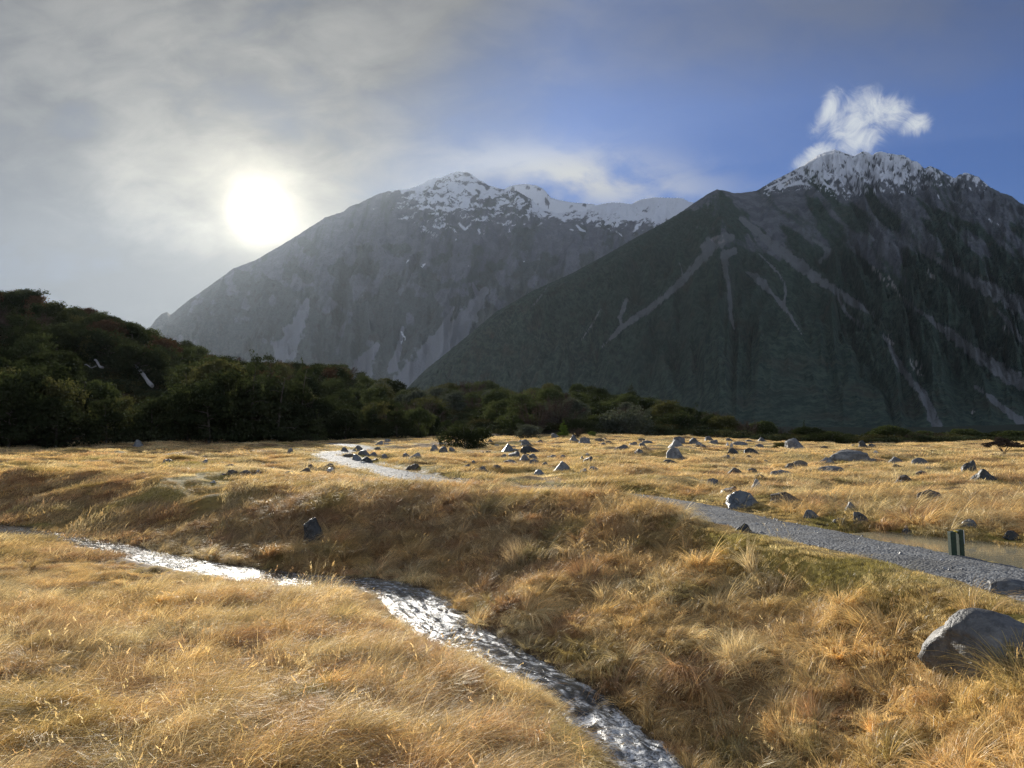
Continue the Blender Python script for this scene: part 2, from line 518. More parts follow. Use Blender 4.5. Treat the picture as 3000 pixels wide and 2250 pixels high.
# ------------------------------------------------------------------ gravel path
px_, py_ = PATH[:, 0], PATH[:, 1]
tx, ty = np.gradient(px_), np.gradient(py_); ln = np.hypot(tx, ty); nxn, nyn = -ty / ln, tx / ln
across = np.linspace(-1, 1, 25); rows = np.linspace(0, len(PATH) - 1, 700)
ii = np.arange(len(PATH))
cx = np.interp(rows, ii, px_); cy_ = np.interp(rows, ii, py_); ax = np.interp(rows, ii, nxn); ay = np.interp(rows, ii, nyn)
rows_i, path_cx, path_cy, path_ax, path_ay = rows, cx, cy_, ax, ay
wv = PATH_HW * (1 + 0.10 * np.interp(rows, np.linspace(0, 700, 120), _rng.randn(120)) * .8)
PX = cx[:, None] + ax[:, None] * across[None] * wv[:, None]; PY = cy_[:, None] + ay[:, None] * across[None] * wv[:, None]
edge_n = 0.10 * fbm(PX / .5, PY / .5, 2, 61) * np.abs(across)[None] ** 3
PX = PX + ax[:, None] * edge_n; PY = PY + ay[:, None] * edge_n
PZ = ground(PX, PY, False)
PZ = PZ + 0.035 - 0.075 * np.abs(across)[None] ** 4 + 0.012 * fbm(PX / .35, PY / .35, 3, 63)
me = mesh_np('gravel_path', np.stack([PX, PY, PZ], -1).reshape(-1, 3), grid_faces(700, 25))
m, N, out = material('gravel')
P_ = N.new('ShaderNodeNewGeometry').outputs['Position']
vo = N.new('ShaderNodeTexVoronoi', feature='F1'); N.l.new(P_, vo.inputs['Vector']); vo.inputs['Scale'].default_value = 34
stone = N.new('ShaderNodeSeparateColor'); N.l.new(vo.outputs['Color'], stone.inputs[0])
c = N.mix(stone.outputs[0], (0.07, 0.074, 0.08), (0.22, 0.228, 0.236))
c = N.mix(N.m('MULTIPLY', N.ss(N.noise(P_, 0.9, 5, .6), 0.42, 0.62), .75), c, (0.10, 0.098, 0.094))
c = N.mix(N.m('MULTIPLY', N.ss(N.noise(P_, 2.7, 4, .6), 0.55, 0.7), .6), c, (0.20, 0.185, 0.16))
hgt = N.m('SUBTRACT', N.m('MULTIPLY', stone.outputs[1], 0.5), vo.outputs['Distance'])
principled(N, out, c, N.m('ADD', 0.68, N.m('MULTIPLY', stone.outputs[2], 0.25)), N.bump(hgt, 0.9, 0.02), 0.3)
tag(link('gravel_path', me, m), kind='structure')

# ------------------------------------------------------------------ stream
sx, sy, sz, shw = STREAM[:, 0], STREAM[:, 1], STREAM[:, 2], STREAM[:, 3]
L_ = np.concatenate([[0], np.cumsum(np.hypot(np.diff(sx), np.diff(sy)))])
nr = int(L_[-1] / 0.03); sL = np.linspace(0, L_[-1], nr); nc = 44
cx = np.interp(sL, L_, sx); cyy = np.interp(sL, L_, sy); cz = np.interp(sL, L_, sz); hw_ = np.interp(sL, L_, shw)
tx, ty = np.gradient(cx), np.gradient(cyy)
kk = np.ones(25) / 25
tx = np.convolve(np.pad(tx, 12, 'edge'), kk, 'valid'); ty = np.convolve(np.pad(ty, 12, 'edge'), kk, 'valid')
ln = np.hypot(tx, ty); ax, ay = -ty / ln, tx / ln
acr = np.linspace(-1, 1, nc)
WX = cx[:, None] + ax[:, None] * acr[None] * (hw_[:, None] + .10); WY = cyy[:, None] + ay[:, None] * acr[None] * (hw_[:, None] + .10)
SL = np.repeat(sL[:, None], nc, 1); AC = acr[None] * hw_[:, None]
# broken water: where the bed steps down
turb = np.interp(SL, [0, 9, 12.5, 14.5, 16.2, 17, 18.5, 20.3, 21.2, 23, 25, 40], [.5, .6, .8, .8, 1.0, 1.12, .98, 1.0, 1.35, 1.45, 1.4, 1.3])
wv_ = .12 * fbm(SL / .6, AC / .3, 2, 73)
rip = (0.6 * fbm(SL / .62, (AC + wv_) / .12, 4, 71) + 0.30 * ridged(SL / .50, (AC + wv_) / .085, 4, 77, .6)) * 0.0125 * (0.4 + turb)
rip += 0.035 * np.maximum(turb - .95, 0) * ridged(SL / .30, AC / .14, 4, 83)
WZ = cz[:, None] + 0.02 + rip - 0.02 * np.abs(acr)[None] ** 4
foam_glint = sst(-0.05, 1.25, .9 * fbm(SL / .16, (AC + wv_) / .042, 4, 91, .68) + .4 * fbm(SL / .5, AC / .22, 2, 95) + (turb - 0.83) * 1.5)  # white foam of the rapids, raised to paint in silver glitter
me = mesh_np('stream', np.stack([WX, WY, WZ], -1).reshape(-1, 3), grid_faces(nr, nc))
add_attr(me, 'foam_glint', foam_glint)
m, N, out = material('stream_water')
P_ = N.new('ShaderNodeNewGeometry').outputs['Position']
n1 = N.noise(P_, 38.0, 4, 0.65, 0.6); n2 = N.noise(P_, 75.0, 2, 0.6)
fo_ = N.m('MULTIPLY', N.attr('foam_glint'), N.ss(n1, 0.28, 0.66))
c = N.mix(N.ss(N.noise(P_, 5.0, 3), 0.35, 0.65), (0.022, 0.025, 0.026), (0.075, 0.072, 0.062))
c = N.mix(fo_, c, (0.78, 0.8, 0.82))
rg = N.m('ADD', 0.09, N.m('MULTIPLY', fo_, 0.5))
p = principled(N, out, c, rg, N.bump(N.m('ADD', n1, N.m('MULTIPLY', n2, 0.4)), 0.42, 0.03), 0.6)
p.inputs['IOR'].default_value = 1.33
tag(link('stream', me, m), kind='structure')

# ------------------------------------------------------------------ pond beside the path
po = []
for i, (x, y, w) in enumerate(POND):
    a, b = POND[max(i - 1, 0)], POND[min(i + 1, len(POND) - 1)]
    dx, dy = b[0] - a[0], b[1] - a[1]; l = math.hypot(dx, dy)
    for t in np.linspace(-1, 1, 9):
        po.append((x - dy / l * t * (w + .3), y + dx / l * t * (w + .3), EZ - 1.60))
me = mesh_np('pond', po, grid_faces(len(POND), 9))
m, N, out = material('pond_water')
P_ = N.new('ShaderNodeNewGeometry').outputs['Position']
c = N.mix(N.noise(P_, 1.2, 3), (0.24, 0.205, 0.13), (0.34, 0.30, 0.20))
principled(N, out, c, 0.06, N.bump(N.noise(P_, 9.0, 2), 0.06, 0.02), 0.5)
tag(link('pond', me, m), kind='structure')

# ------------------------------------------------------------------ mountains


def interp2(tab, x):
    t = np.array(tab, float)
    return np.interp(x, t[:, 0], t[:, 1])


def streaks(px, py, lines, soft=0.35):
    """coverage 0..1 of tapering bands given as (px, py, width)"""
    r = np.zeros(px.shape)
    jit = 1 + 0.5 * fbm(px / 22, py / 22, 3, 101)
    for L in lines:
        for a, b in zip(L[:-1], L[1:]):
            x0, y0 = min(a[0], b[0]) - 90, min(a[1], b[1]) - 90
            m_ = (px > x0) & (px < max(a[0], b[0]) + 90) & (py > y0) & (py < max(a[1], b[1]) + 90)
            if not m_.any():
                continue
            X, Y = px[m_], py[m_]
            dx, dy = b[0] - a[0], b[1] - a[1]
            t = np.clip(((X - a[0]) * dx + (Y - a[1]) * dy) / (dx * dx + dy * dy), 0, 1)
            d = np.hypot(X - a[0] - t * dx, Y - a[1] - t * dy)
            w = (a[2] + (b[2] - a[2]) * t) * .38 * jit[m_]
            r[m_] = np.maximum(r[m_], 1 - sst(1 - soft, 1 + soft, d / np.maximum(w, 1.0)))
    return r


def mountain(name, cols, sil, foot_py, d_ridge, d_base, prof, rough, nrow, paint, back=900.0, jag=None, seed=0):
    """a mountain face: foot to ridge, then the far side falling away behind the ridge"""
    u = (np.array(cols, float) - 1500.0) / F
    px = np.array(cols, float)
    ysil = interp2(sil, px)
    if jag is not None:
        ysil = ysil - jag(px)
    vr = np.array([ray(a, b)[1] for a, b in zip(px, ysil)])
    Yr = interp2(d_ridge, px); Yb = interp2(d_base, px)
    t = np.linspace(0, 1, nrow)[:, None]
    Y = Yb[None] + (Yr - Yb)[None] * t
    zb = -13.0
    zr = EZ + vr * Yr
    pr = interp2(prof, px)[None]
    Z = zb + (zr[None] - zb) * t ** pr
    X = u[None] * Y
    win = np.sin(PI * np.clip(t, 0, 1)) ** 0.6 * (1 - 0.55 * t) + 0.0
    Z, X, Y = rough(px[None] + 0 * t, t + 0 * px[None], X, Y, Z, win)
    Z = np.minimum(Z, EZ + vr[None] * Y - 55.0 * (1 - t) * (1 - .5 * (1 - t)) - .0)
    # far side
    tb = np.linspace(0, 1, 14)[1:, None]
    Yk = Yr[None] + back * tb; Zk = zr[None] * (1 - tb ** 1.2) - 4 * tb; Xk = u[None] * Yk
    X = np.vstack([X, Xk]); Y = np.vstack([Y, Yk]); Z = np.vstack([Z, Zk])
    me = mesh_np(name, np.stack([X, Y, Z], -1).reshape(-1, 3), grid_faces(X.shape[0], X.shape[1]))
    ppx, ppy = project(X, Y, Z)
    # slope for snow and rock
    gzx = np.gradient(Z, axis=1) / np.maximum(np.abs(np.gradient(X, axis=1)), .5)
    gzy = np.gradient(Z, axis=0) / np.maximum(np.abs(np.gradient(Y, axis=0)), .5)
    sl_ = np.hypot(gzx, gzy)
    for k, v in paint(ppx.ravel(), ppy.ravel(), X.ravel(), Y.ravel(), Z.ravel(), sl_.ravel()).items():
        add_attr(me, k, v)
    return me


# ---- left mountain
SIL_L = [(300, 1040), (380, 1010), (434, 960), (452, 935), (468, 920), (486, 914), (492, 921), (497, 920), (542, 883), (610, 836), (678, 786), (739, 764), (814, 720),
         (881, 679), (949, 637), (1000, 621), (1017, 607), (1054, 594), (1095, 572), (1131, 560), (1190, 556), (1226, 545), (1262, 524), (1289, 522), (1312, 511),
         (1344, 502), (1375, 508), (1402, 529), (1434, 545), (1475, 556), (1520, 563), (1552, 581), (1588, 612), (1633, 626), (1665, 621), (1719, 621),
         (1735, 609), (1760, 599), (1805, 594), (1854, 599), (1882, 585), (1922, 579), (2000, 582), (2027, 592), (2060, 600), (2150, 640), (2260, 700)]


def rough_L(px, t, X, Y, Z, win):
    s = px + (1 - t) * 190
    gully = ridged(s / 105 + 0.5 * fbm(px / 160, t * 2.2, 2, 111), t * 1.6, 4, 113, .5)
    fine = ridged(s / 34, t * 11, 3, 117, .5); mid = fbm(px / 55, t * 9, 5, 119)
    Z = Z + win * (58 * gully + 12 * fine + 48 * mid) * np.clip(t * 5, 0, 1)
    return Z, X, Y


SNOWLINE_L = [(900, 560), (980, 600), (1040, 632), (1120, 655), (1200, 672), (1280, 690), (1360, 690), (1450, 668), (1560, 655), (1680, 662), (1780, 672), (1880, 682), (2000, 690), (2200, 700)]
SCREE_L = [[(1420, 850, 30), (1385, 910, 60), (1330, 980, 80), (1270, 1050, 110), (1200, 1120, 130)], [(1385, 830, 8), (1400, 870, 22), (1380, 930, 40)],
           [(1105, 1010, 20), (1070, 1060, 60), (1040, 1130, 120)], [(1180, 960, 12), (1170, 1020, 22), (1150, 1080, 40)], [(1330, 900, 10), (1300, 960, 30), (1240, 1040, 60)],
           [(900, 880, 20), (870, 960, 60), (830, 1030, 90)]]
SPOTS_L = [[(1175, 972, 5), (1182, 985, 9), (1188, 994, 4)], [(1177, 1000, 6), (1174, 1008, 4)], [(1246, 772, 5), (1236, 782, 7)], [(1196, 762, 4), (1192, 768, 4)],
           [(1372, 778, 4), (1375, 783, 3)], [(1530, 767, 3), (1538, 767, 3)], [(1345, 655, 8), (1362, 672, 12), (1372, 664, 5)], [(1690, 660, 8), (1700, 672, 10), (1715, 678, 5)],
           [(1254, 760, 3), (1258, 756, 3)], [(1805, 678, 4), (1822, 690, 5)], [(1672, 672, 5), (1680, 675, 4)]]


def paint_L(px, py, X, Y, Z, sl_):
    line = interp2(SNOWLINE_L, px)
    wx = 14 * fbm(px / 30, py / 30, 3, 126); wy = 12 * fbm(px / 30, py / 30, 3, 128)
    n = 0.58 * fbm((px + wx - .5 * py) / 46, (py + wy + .2 * px) / 17, 6, 121, .68) + 0.28 * ridged((px + wx) / 24 + py / 55, (py + wy) / 26, 5, 123, .65)
    depth = (line - py) / np.where(px > 1560, 46.0, 105.0)
    sn = sst(0.02, 0.42, np.clip(depth, -1, 1.15) * np.where(px > 1560, .62, .38) + n * 0.62 - 0.28 - 0.30 * (1 - sst(1080, 1260, px)))
    sn = sn * sst(-.35, -.1, depth) * sst(980, 1150, px)
    sn = np.maximum(sn, streaks(px, py, SPOTS_L, .25))
    tt = np.clip((1250 - py) / np.maximum(1250 - interp2(SIL_L, px), 60), 0, 1); s_ = px + (1 - tt) * 190
    gu = ridged(s_ / 105 + 0.5 * fbm(px / 160, tt * 2.2, 2, 111), tt * 1.6, 4, 113, .5); gf = ridged(s_ / 30, tt * 5, 4, 175, .6)
    veg = sst(-0.25, 0.35, fbm(px / 60, py / 55, 4, 125) + (py - 830) / 260.0) + .35 * gu + .3 * gf - .2
    sc = np.maximum(streaks(px, py, SCREE_L, .5), .5 * sst(.1, -.8, gu + .5 * gf))
    return dict(snow=sn, scree=sc, veg=veg * 0.85, pale=np.zeros(px.shape))


def jag_L(px):
    return 3.2 * np.abs(fbm(px / 9, px * 0, 3, 131)) * (px > 900) + 1.2 * fbm(px / 14, px * 0, 2, 133)


# ---- right mountain
SIL_R = [(1120, 1230), (1190, 1140), (1244, 1085), (1300, 1040), (1380, 975), (1452, 914), (1560, 852), (1678, 800), (1780, 745), (1877, 690), (1940, 657), (2000, 622), (2050, 588), (2081, 568), (2108, 555),
         (2136, 559), (2158, 566), (2190, 564), (2226, 559), (2271, 532), (2316, 510), (2348, 493), (2366, 485), (2389, 467), (2420, 451), (2461, 438), (2493, 449), (2515, 458),
         (2529, 451), (2547, 442), (2570, 455), (2592, 444), (2628, 451), (2665, 455), (2687, 469), (2705, 476), (2726, 494), (2741, 486), (2764, 494), (2791, 510),
         (2814, 523), (2832, 510), (2854, 507), (2886, 519), (2913, 544), (2949, 564), (2981, 573), (3000, 591), (3100, 640), (3300, 760), (3600, 980), (3900, 1200)]


def rough_R(px, t, X, Y, Z, win):
    lean = np.tanh((px - 2120.0) / 220.0)
    s = px - lean * (1 - t) * np.where(lean > 0, 620, 420)
    gully = ridged(s / 80 + 0.45 * fbm(px / 120, t * 2.6, 2, 141), t * 1.6, 4, 143, .5)
    fine = ridged(s / 30, t * 12, 3, 147, .5); mid = fbm(px / 42, t * 11, 5, 149)
    crag = sst(2280, 2420, px) * sst(0.66, 0.84, t) * (1 - sst(0.93, 1.0, t))
    amp = 1 - 0.45 * sst(2050, 2200, px) * (1 - sst(2350, 2500, px))
    Z = Z + win * (44 * gully + 7 * fine + 26 * mid) * amp * np.clip(t * 6, 0, 1)
    Z = Z + crag * (30 * ridged((px + 90 * t) / 46, t * 13, 4, 151, .5) + 10 * fbm(px / 30, t * 30, 3, 153))
    # the long spur comes forward of the slopes on either side of it
    return Z, X, Y


SCREE_R = [[(2135, 695, 40), (2085, 715, 60), (2050, 765, 30), (1988, 834, 26), (1907, 902, 24), (1825, 956, 22), (1764, 1017, 6)],
           [(2150, 735, 26), (2124, 745, 34), (2124, 790, 20), (2137, 848, 17), (2141, 925, 17), (2150, 965, 5)],
           [(2185, 797, 8), (2219, 816, 36), (2240, 838, 34), (2262, 860, 10), (2285, 885, 20), (2314, 922, 14), (2348, 978, 4)],
           [(2222, 742, 5), (2266, 785, 9), (2298, 825, 7), (2302, 860, 9), (2296, 890, 12)],
           [(2170, 640, 20), (2230, 690, 30), (2300, 745, 50), (2382, 807, 40), (2440, 845, 28), (2483, 875, 34), (2558, 922, 10)],
           [(2640, 880, 6), (2720, 929, 18), (2788, 983, 36), (2890, 1060, 52), (3000, 1125, 62), (3150, 1210, 70)],
           [(2660, 700, 14), (2760, 772, 26), (2856, 827, 44), (3000, 902, 80), (3200, 1010, 110)],
           [(2590, 985, 14), (2640, 1080, 26), (2700, 1150, 30), (2745, 1250, 44)],
           [(2859, 1134, 14), (2949, 1202, 28), (3020, 1260, 34)], [(1990, 770, 4), (2000, 800, 7), (1995, 840, 4)],
           [(1835, 880, 16), (1815, 930, 20), (1822, 955, 8)], [(1760, 905, 4), (1735, 950, 6), (1700, 1000, 4)], [(2920, 905, 8), (2985, 985, 26), (3060, 1060, 30)],
           [(2455, 870, 10), (2480, 920, 14), (2530, 960, 8)], [(2380, 700, 10), (2430, 735, 22), (2400, 770, 16)]]
PALE_R = [[(2552, 780, 14), (2575, 805, 20), (2600, 830, 24)], [(2604, 815, 18), (2625, 845, 26), (2640, 865, 12)], [(2650, 872, 16), (2655, 880, 10)],
          [(2120, 698, 30), (2090, 706, 36)], [(2600, 985, 18), (2612, 1010, 28)], [(2670, 1060, 34), (2700, 1085, 40)], [(2715, 790, 16), (2735, 812, 20)],
          [(1738, 1108, 12), (1748, 1120, 20)], [(2800, 840, 10), (2820, 850, 10)], [(2850, 1210, 18), (2870, 1225, 14)], [(2930, 950, 10), (2960, 975, 14)]]
SPOTS_R = [[(2747, 570, 4), (2752, 582, 5)], [(2896, 641, 4), (2906, 650, 5)], [(2922, 656, 4), (2929, 661, 5)], [(2640, 562, 5), (2646, 563, 4)], [(2700, 540, 4), (2727, 538, 5)]]


def paint_R(px, py, X, Y, Z, sl_):
    line = interp2([(2150, 552), (2250, 556), (2316, 540), (2360, 541), (2420, 556), (2470, 572), (2560, 545), (2660, 552), (2720, 536), (2760, 530), (2830, 540), (2900, 540), (3000, 560)], px)
    wx = 9 * fbm(px / 22, py / 22, 3, 166); wy = 9 * fbm(px / 22, py / 22, 3, 168)
    n = 0.55 * fbm((px + wx + .5 * py) / 26, (py + wy - .4 * px) / 13, 6, 161, .68) + 0.30 * ridged((px + wx) / 16, (py + wy) / 20, 5, 163, .65)
    depth = (line - py) / 62.0
    sn = sst(0.05, 0.40, np.clip(depth, -1, 1.1) * 0.34 + n * 0.74 - 0.17 - 0.03 * sst(2680, 2760, px))
    sn = sn * (depth > -0.3) * sst(2215, 2235, px)
    # smooth snow apron under the crags on the left of the summit
    sn = np.maximum(sn, streaks(px, py, [[(2240, 556, 4), (2300, 528, 9), (2345, 506, 6)], [(2300, 548, 5), (2340, 535, 14), (2365, 540, 6)], [(2570, 512, 26), (2610, 520, 14)], [(2625, 528, 22), (2650, 538, 10)],
                                           [(2400, 520, 10), (2425, 545, 10), (2450, 552, 6)]], .4))
    sn = np.maximum(sn, streaks(px, py, SPOTS_R, .25))
    diag = py - 690 - 0.10 * np.maximum(px - 2300, 0) + 0.20 * np.maximum(2050 - px, 0) * 0
    veg = sst(-0.35, 0.25, 0.9 * fbm((px - py * .9) / 110, (py + px * .5) / 240, 4, 165) + diag / 230.0)
    veg = np.where(px < 2110, sst(-0.5, 0.2, 0.7 * fbm(px / 70, py / 60, 4, 167) + (py - 640) / 170.0), veg)
    sc = streaks(px, py, SCREE_R, .3)
    tt = np.clip((1290 - py) / np.maximum(1290 - interp2(SIL_R, px), 60), 0, 1); le = np.tanh((px - 2120.0) / 220.0)
    s_ = px - le * (1 - tt) * np.where(le > 0, 620, 420)
    gu = ridged(s_ / 80 + 0.45 * fbm(px / 120, tt * 2.6, 2, 141), tt * 1.6, 4, 143, .5); gf = ridged(s_ / 26, tt * 5, 4, 173, .6)
    veg = veg + .28 * gu + .16 * gf - .08
    sc = np.maximum(sc, .62 * sst(.15, -.75, gu + .5 * gf) * sst(.05, .35, tt))
    gr_ = 1 - 0.35 * sst(0.0, .5, fbm(px / 26, py / 26, 3, 169))
    return dict(snow=sn, scree=sc * gr_, veg=veg, pale=streaks(px, py, PALE_R, .6) * sst(-.3, .4, fbm(px / 9, py / 14, 3, 171)))


def jag_R(px):
    return (3.4 * np.abs(fbm(px / 19.0, px * 0, 3, 181)) - 1.2 + 1.8 * np.abs(fbm(px / 7.0, px * 0, 2, 187))) * sst(2330, 2400, px) + 1.2 * fbm(px / 10, px * 0, 2, 183)


def mountain_material(name, rock, rock2, green, green2, screec):
    m, N, out = material(name)
    P_ = N.new('ShaderNodeNewGeometry').outputs['Position']
    a1 = N.noise(P_, 0.022, 6, 0.65); a2 = N.noise(P_, 0.11, 5, 0.7); a3 = N.noise(P_, 0.30, 3, 0.6)
    r = N.mix(N.ss(a1, 0.35, 0.65), rock, rock2)
    r = N.mix(N.m('MULTIPLY', N.ss(a2, 0.5, 0.7), 0.45), r, (0.055, 0.055, 0.06))
    g = N.mix(N.ss(a2, 0.38, 0.66), green, green2)
    g = N.mix(N.m('MULTIPLY', N.ss(a1, 0.5, 0.72), 0.5), g, (0.062, 0.05, 0.036))
    vm_ = N.ss(N.m('ADD', N.attr('veg'), N.m('MULTIPLY', N.m('SUBTRACT', a2, 0.5), 1.1)), 0.3, 0.7)
    c = N.mix(vm_, r, g)
    sc = N.ss(N.m('ADD', N.attr('scree'), N.m('MULTIPLY', N.m('SUBTRACT', a2, 0.5), 0.7)), 0.3, 0.75)
    c = N.mix(sc, c, N.mix(a3, screec, tuple(x * 1.25 for x in screec)))
    c = N.mix(N.ss(N.m('ADD', N.attr('pale'), N.m('MULTIPLY', N.m('SUBTRACT', a2, 0.5), 0.8)), 0.3, 0.8), c, (0.26, 0.25, 0.24))
    sn = N.ss(N.m('ADD', N.attr('snow'), N.m('MULTIPLY', N.m('SUBTRACT', a2, 0.5), 0.9)), 0.22, 0.92)
    c = N.mix(N.m('MULTIPLY', sn, 0.80), c, (0.78, 0.80, 0.85))
    h = N.m('ADD', N.m('MULTIPLY', a2, 9.0), N.m('MULTIPLY', a3, 3.0))
    principled(N, out, c, 0.95, N.bump(h, 0.8, 1.0), 0.1)
    return m


cl_ = np.concatenate([np.arange(300, 430, 10), np.arange(430, 2262, 3.0)])
me = mountain('left_mountain', cl_, SIL_L, None, [(300, 3000), (434, 3050), (900, 3300), (1344, 3700), (1600, 3700), (1800, 3800), (2260, 3500)],
              [(300, 2300), (900, 1900), (1300, 1750), (1700, 2000), (2260, 2300)], [(300, 1.0), (1344, 1.12), (1700, .95), (2260, .9)], rough_L, 330, paint_L, 900, jag_L)
ML = mountain_material('left_mountain_rock', (0.145, 0.15, 0.168), (0.19, 0.196, 0.212), (0.098, 0.110, 0.108), (0.132, 0.144, 0.138), (0.20, 0.206, 0.222))  # rock and plant colours lightened and evened out: haze painted in
tag(link('mountain', me, ML), kind='structure')

cr_ = np.concatenate([np.arange(1120, 3060, 2.6), np.arange(3060, 3900, 14)])
me = mountain('right_mountain', cr_, SIL_R, None, [(1120, 1500), (1244, 1500), (1700, 1650), (2108, 1800), (2230, 2000), (2461, 2450), (3000, 2400), (3900, 2000)],
              [(1120, 1420), (1244, 1300), (1700, 900), (2108, 560), (2600, 470), (3000, 470), (3900, 700)], [(1120, 1.0), (2108, 1.06), (2300, 1.12), (2500, 1.3), (3000, 1.25), (3900, 1.1)],
              rough_R, 400, paint_R, 900, jag_R)
MR = mountain_material('right_mountain_rock', (0.085, 0.094, 0.108), (0.150, 0.158, 0.174), (0.020, 0.037, 0.031), (0.058, 0.084, 0.062), (0.130, 0.137, 0.142))
tag(link('mountain', me, MR), kind='structure')

# ---- snow ridge far behind the saddle
SIL_B = [(1380, 640), (1440, 600), (1484, 551), (1511, 542), (1542, 540), (1574, 545), (1590, 553), (1601, 563), (1615, 581), (1640, 587), (1678, 594), (1741, 599), (1800, 625), (1900, 680)]


def rough_B(px, t, X, Y, Z, win):
    return Z + win * 60 * ridged(px / 40, t * 3, 4, 191), X, Y


def paint_B(px, py, X, Y, Z, sl_):
    z0 = np.zeros(px.shape)
    return dict(snow=sst(-.5, .0, fbm(px / 24, py / 24, 4, 193) + 0.25), scree=z0, veg=z0, pale=z0)


me = mountain('far_ridge', np.arange(1380, 1900, 3.0), SIL_B, None, [(1380, 4250), (1900, 4250)], [(1380, 3950), (1900, 3950)], [(1380, 1), (1900, 1)], rough_B, 80, paint_B, 200, lambda p: 3 * np.abs(fbm(p / 8, p * 0, 3, 195)))
tag(link('mountain', me, ML), kind='structure')

# ------------------------------------------------------------------ rocks: every stone its own object
rnd = random.Random(11)


def rock_mesh(name, seed, flat=1.0, sub=4, cuts=13, soft=0.085):
    r = random.Random(seed)
    bm = bmesh.new(); bmesh.ops.create_icosphere(bm, subdivisions=sub, radius=1.0)
    planes = []
    for _ in range(cuts):
        n = Vector((r.gauss(0, 1), r.gauss(0, 1), r.gauss(0.25, .8))).normalized(); planes.append((n, r.uniform(0.44, 0.80)))
    off = Vector((r.uniform(0, 50), r.uniform(0, 50), r.uniform(0, 50)))
    for v in bm.verts:
        p = v.co.copy()
        for n, c in planes:
            e = p.dot(n) - c
            if e > 0:
                p -= n * e * 0.93
        p += p.normalized() * (soft * mn.fractal(p * 1.7 + off, 0.8, 2.1, 5))
        p += Vector((0, 0, 1)) * 0.03 * mn.noise(Vector((p.x * 2, p.y * 2, p.z * 9)) + off)
        v.co = p
    xs = [v.co for v in bm.verts]
    lo = Vector([min(p[i] for p in xs) for i in range(3)]); hi = Vector([max(p[i] for p in xs) for i in range(3)])
    for v in bm.verts:                                  # width 1, depth 1, height from -0.35 to 1
        q = v.co
        v.co = Vector(((q.x - lo.x) / (hi.x - lo.x) - .5, (q.y - lo.y) / (hi.y - lo.y) - .5, (q.z - lo.z) / (hi.z - lo.z) * 1.8 - .8))
        fl = 1 + .34 * min(max((.40 - v.co.z) / .8, 0), 1); v.co.x *= fl; v.co.y *= fl
    me = bpy.data.meshes.new(name); bm.to_mesh(me); bm.free()
    me.polygons.foreach_set('use_smooth', np.full(len(me.polygons), True))
    return me


def wedge_mesh(name, seed, lean):
    me = rock_mesh(name, seed, cuts=8 if seed == 231 else 13, soft=.06 if seed == 231 else .085)
    for v in me.vertices:                               # high at one end, running down to the other
        t = v.co.x + .5
        f = min(max((1 - t) if lean < 0 else t, 0.0), 1.0)
        if v.co.z > 0:
            v.co.z *= 0.30 + 0.70 * f ** 0.8
    zmax = max(v.co.z for v in me.vertices)
    for v in me.vertices:
        if v.co.z > 0:
            v.co.z /= zmax
    return me


def rock_material(name, a, b, lichen, rough=0.55, li=0.35, ck=0.55):
    m, N, out = material(name)
    tc = N.new('ShaderNodeNewGeometry').outputs['Position']
    oi = N.new('ShaderNodeObjectInfo').outputs['Random']
    n1 = N.noise(tc, 3.0, 6, 0.65); n2 = N.noise(tc, 14.0, 5, 0.65); n3 = N.noise(tc, 6.0, 3, 0.5, 1.0)
    c = N.mix(N.ss(n1, 0.32, 0.68), a, b)
    c = N.mix(N.m('MULTIPLY', N.ss(n2, 0.50, 0.68), 0.5), c, tuple(x * 0.45 for x in a))
    c = N.mix(N.m('MULTIPLY', N.ss(n3, 0.56, 0.66), li), c, lichen)
    vo = N.new('ShaderNodeTexVoronoi', feature='DISTANCE_TO_EDGE'); N.l.new(N.vm('ADD', tc, N.scale(N.noise(tc, 5.0, 3, .6, 0, 1), 0.25)), vo.inputs['Vector']); vo.inputs['Scale'].default_value = 4.2
    crack = N.ss(vo.outputs['Distance'], 0.0, 0.045)
    c = N.mix(N.m('ADD', N.m('MULTIPLY', crack, ck), 1 - ck), tuple(x * 0.35 for x in a), c)
    c = N.mix(1.0, c, N.comb(N.m('ADD', 0.75, N.m('MULTIPLY', oi, 0.5)), N.m('ADD', 0.75, N.m('MULTIPLY', oi, 0.5)), N.m('ADD', 0.75, N.m('MULTIPLY', oi, 0.48))), 'MULTIPLY')
    principled(N, out, c, N.m('ADD', rough - .1, N.m('MULTIPLY', n2, 0.25)), N.bump(N.m('ADD', N.m('ADD', n1, N.m('MULTIPLY', n2, 0.6)), N.m('MULTIPLY', crack, 0.35 * ck)), 0.75, 0.06), 0.45)
    return m


RM = {'m': rock_material('boulder_rock', (0.055, 0.055, 0.055), (0.125, 0.123, 0.12), (0.27, 0.27, 0.25), .5, .2, .12), 'd': rock_material('dark_rock', (0.068, 0.07, 0.073), (0.14, 0.14, 0.14), (0.26, 0.26, 0.23)),
      'g': rock_material('grey_rock', (0.10, 0.102, 0.105), (0.20, 0.20, 0.195), (0.36, 0.36, 0.33)),
      'p': rock_material('pale_rock', (0.30, 0.295, 0.28), (0.48, 0.47, 0.45), (0.16, 0.16, 0.15), 0.6),
      'b': rock_material('wet_slate', (0.09, 0.105, 0.12), (0.17, 0.185, 0.20), (0.30, 0.30, 0.28), 0.34, 0.15),
      'k': rock_material('black_rock', (0.018, 0.02, 0.02), (0.045, 0.047, 0.046), (0.13, 0.13, 0.115), 0.45, 0.25),
      'r': rock_material('brown_rock', (0.075, 0.06, 0.045), (0.15, 0.12, 0.09), (0.14, 0.13, 0.05), 0.7)}
ROCKS = {}
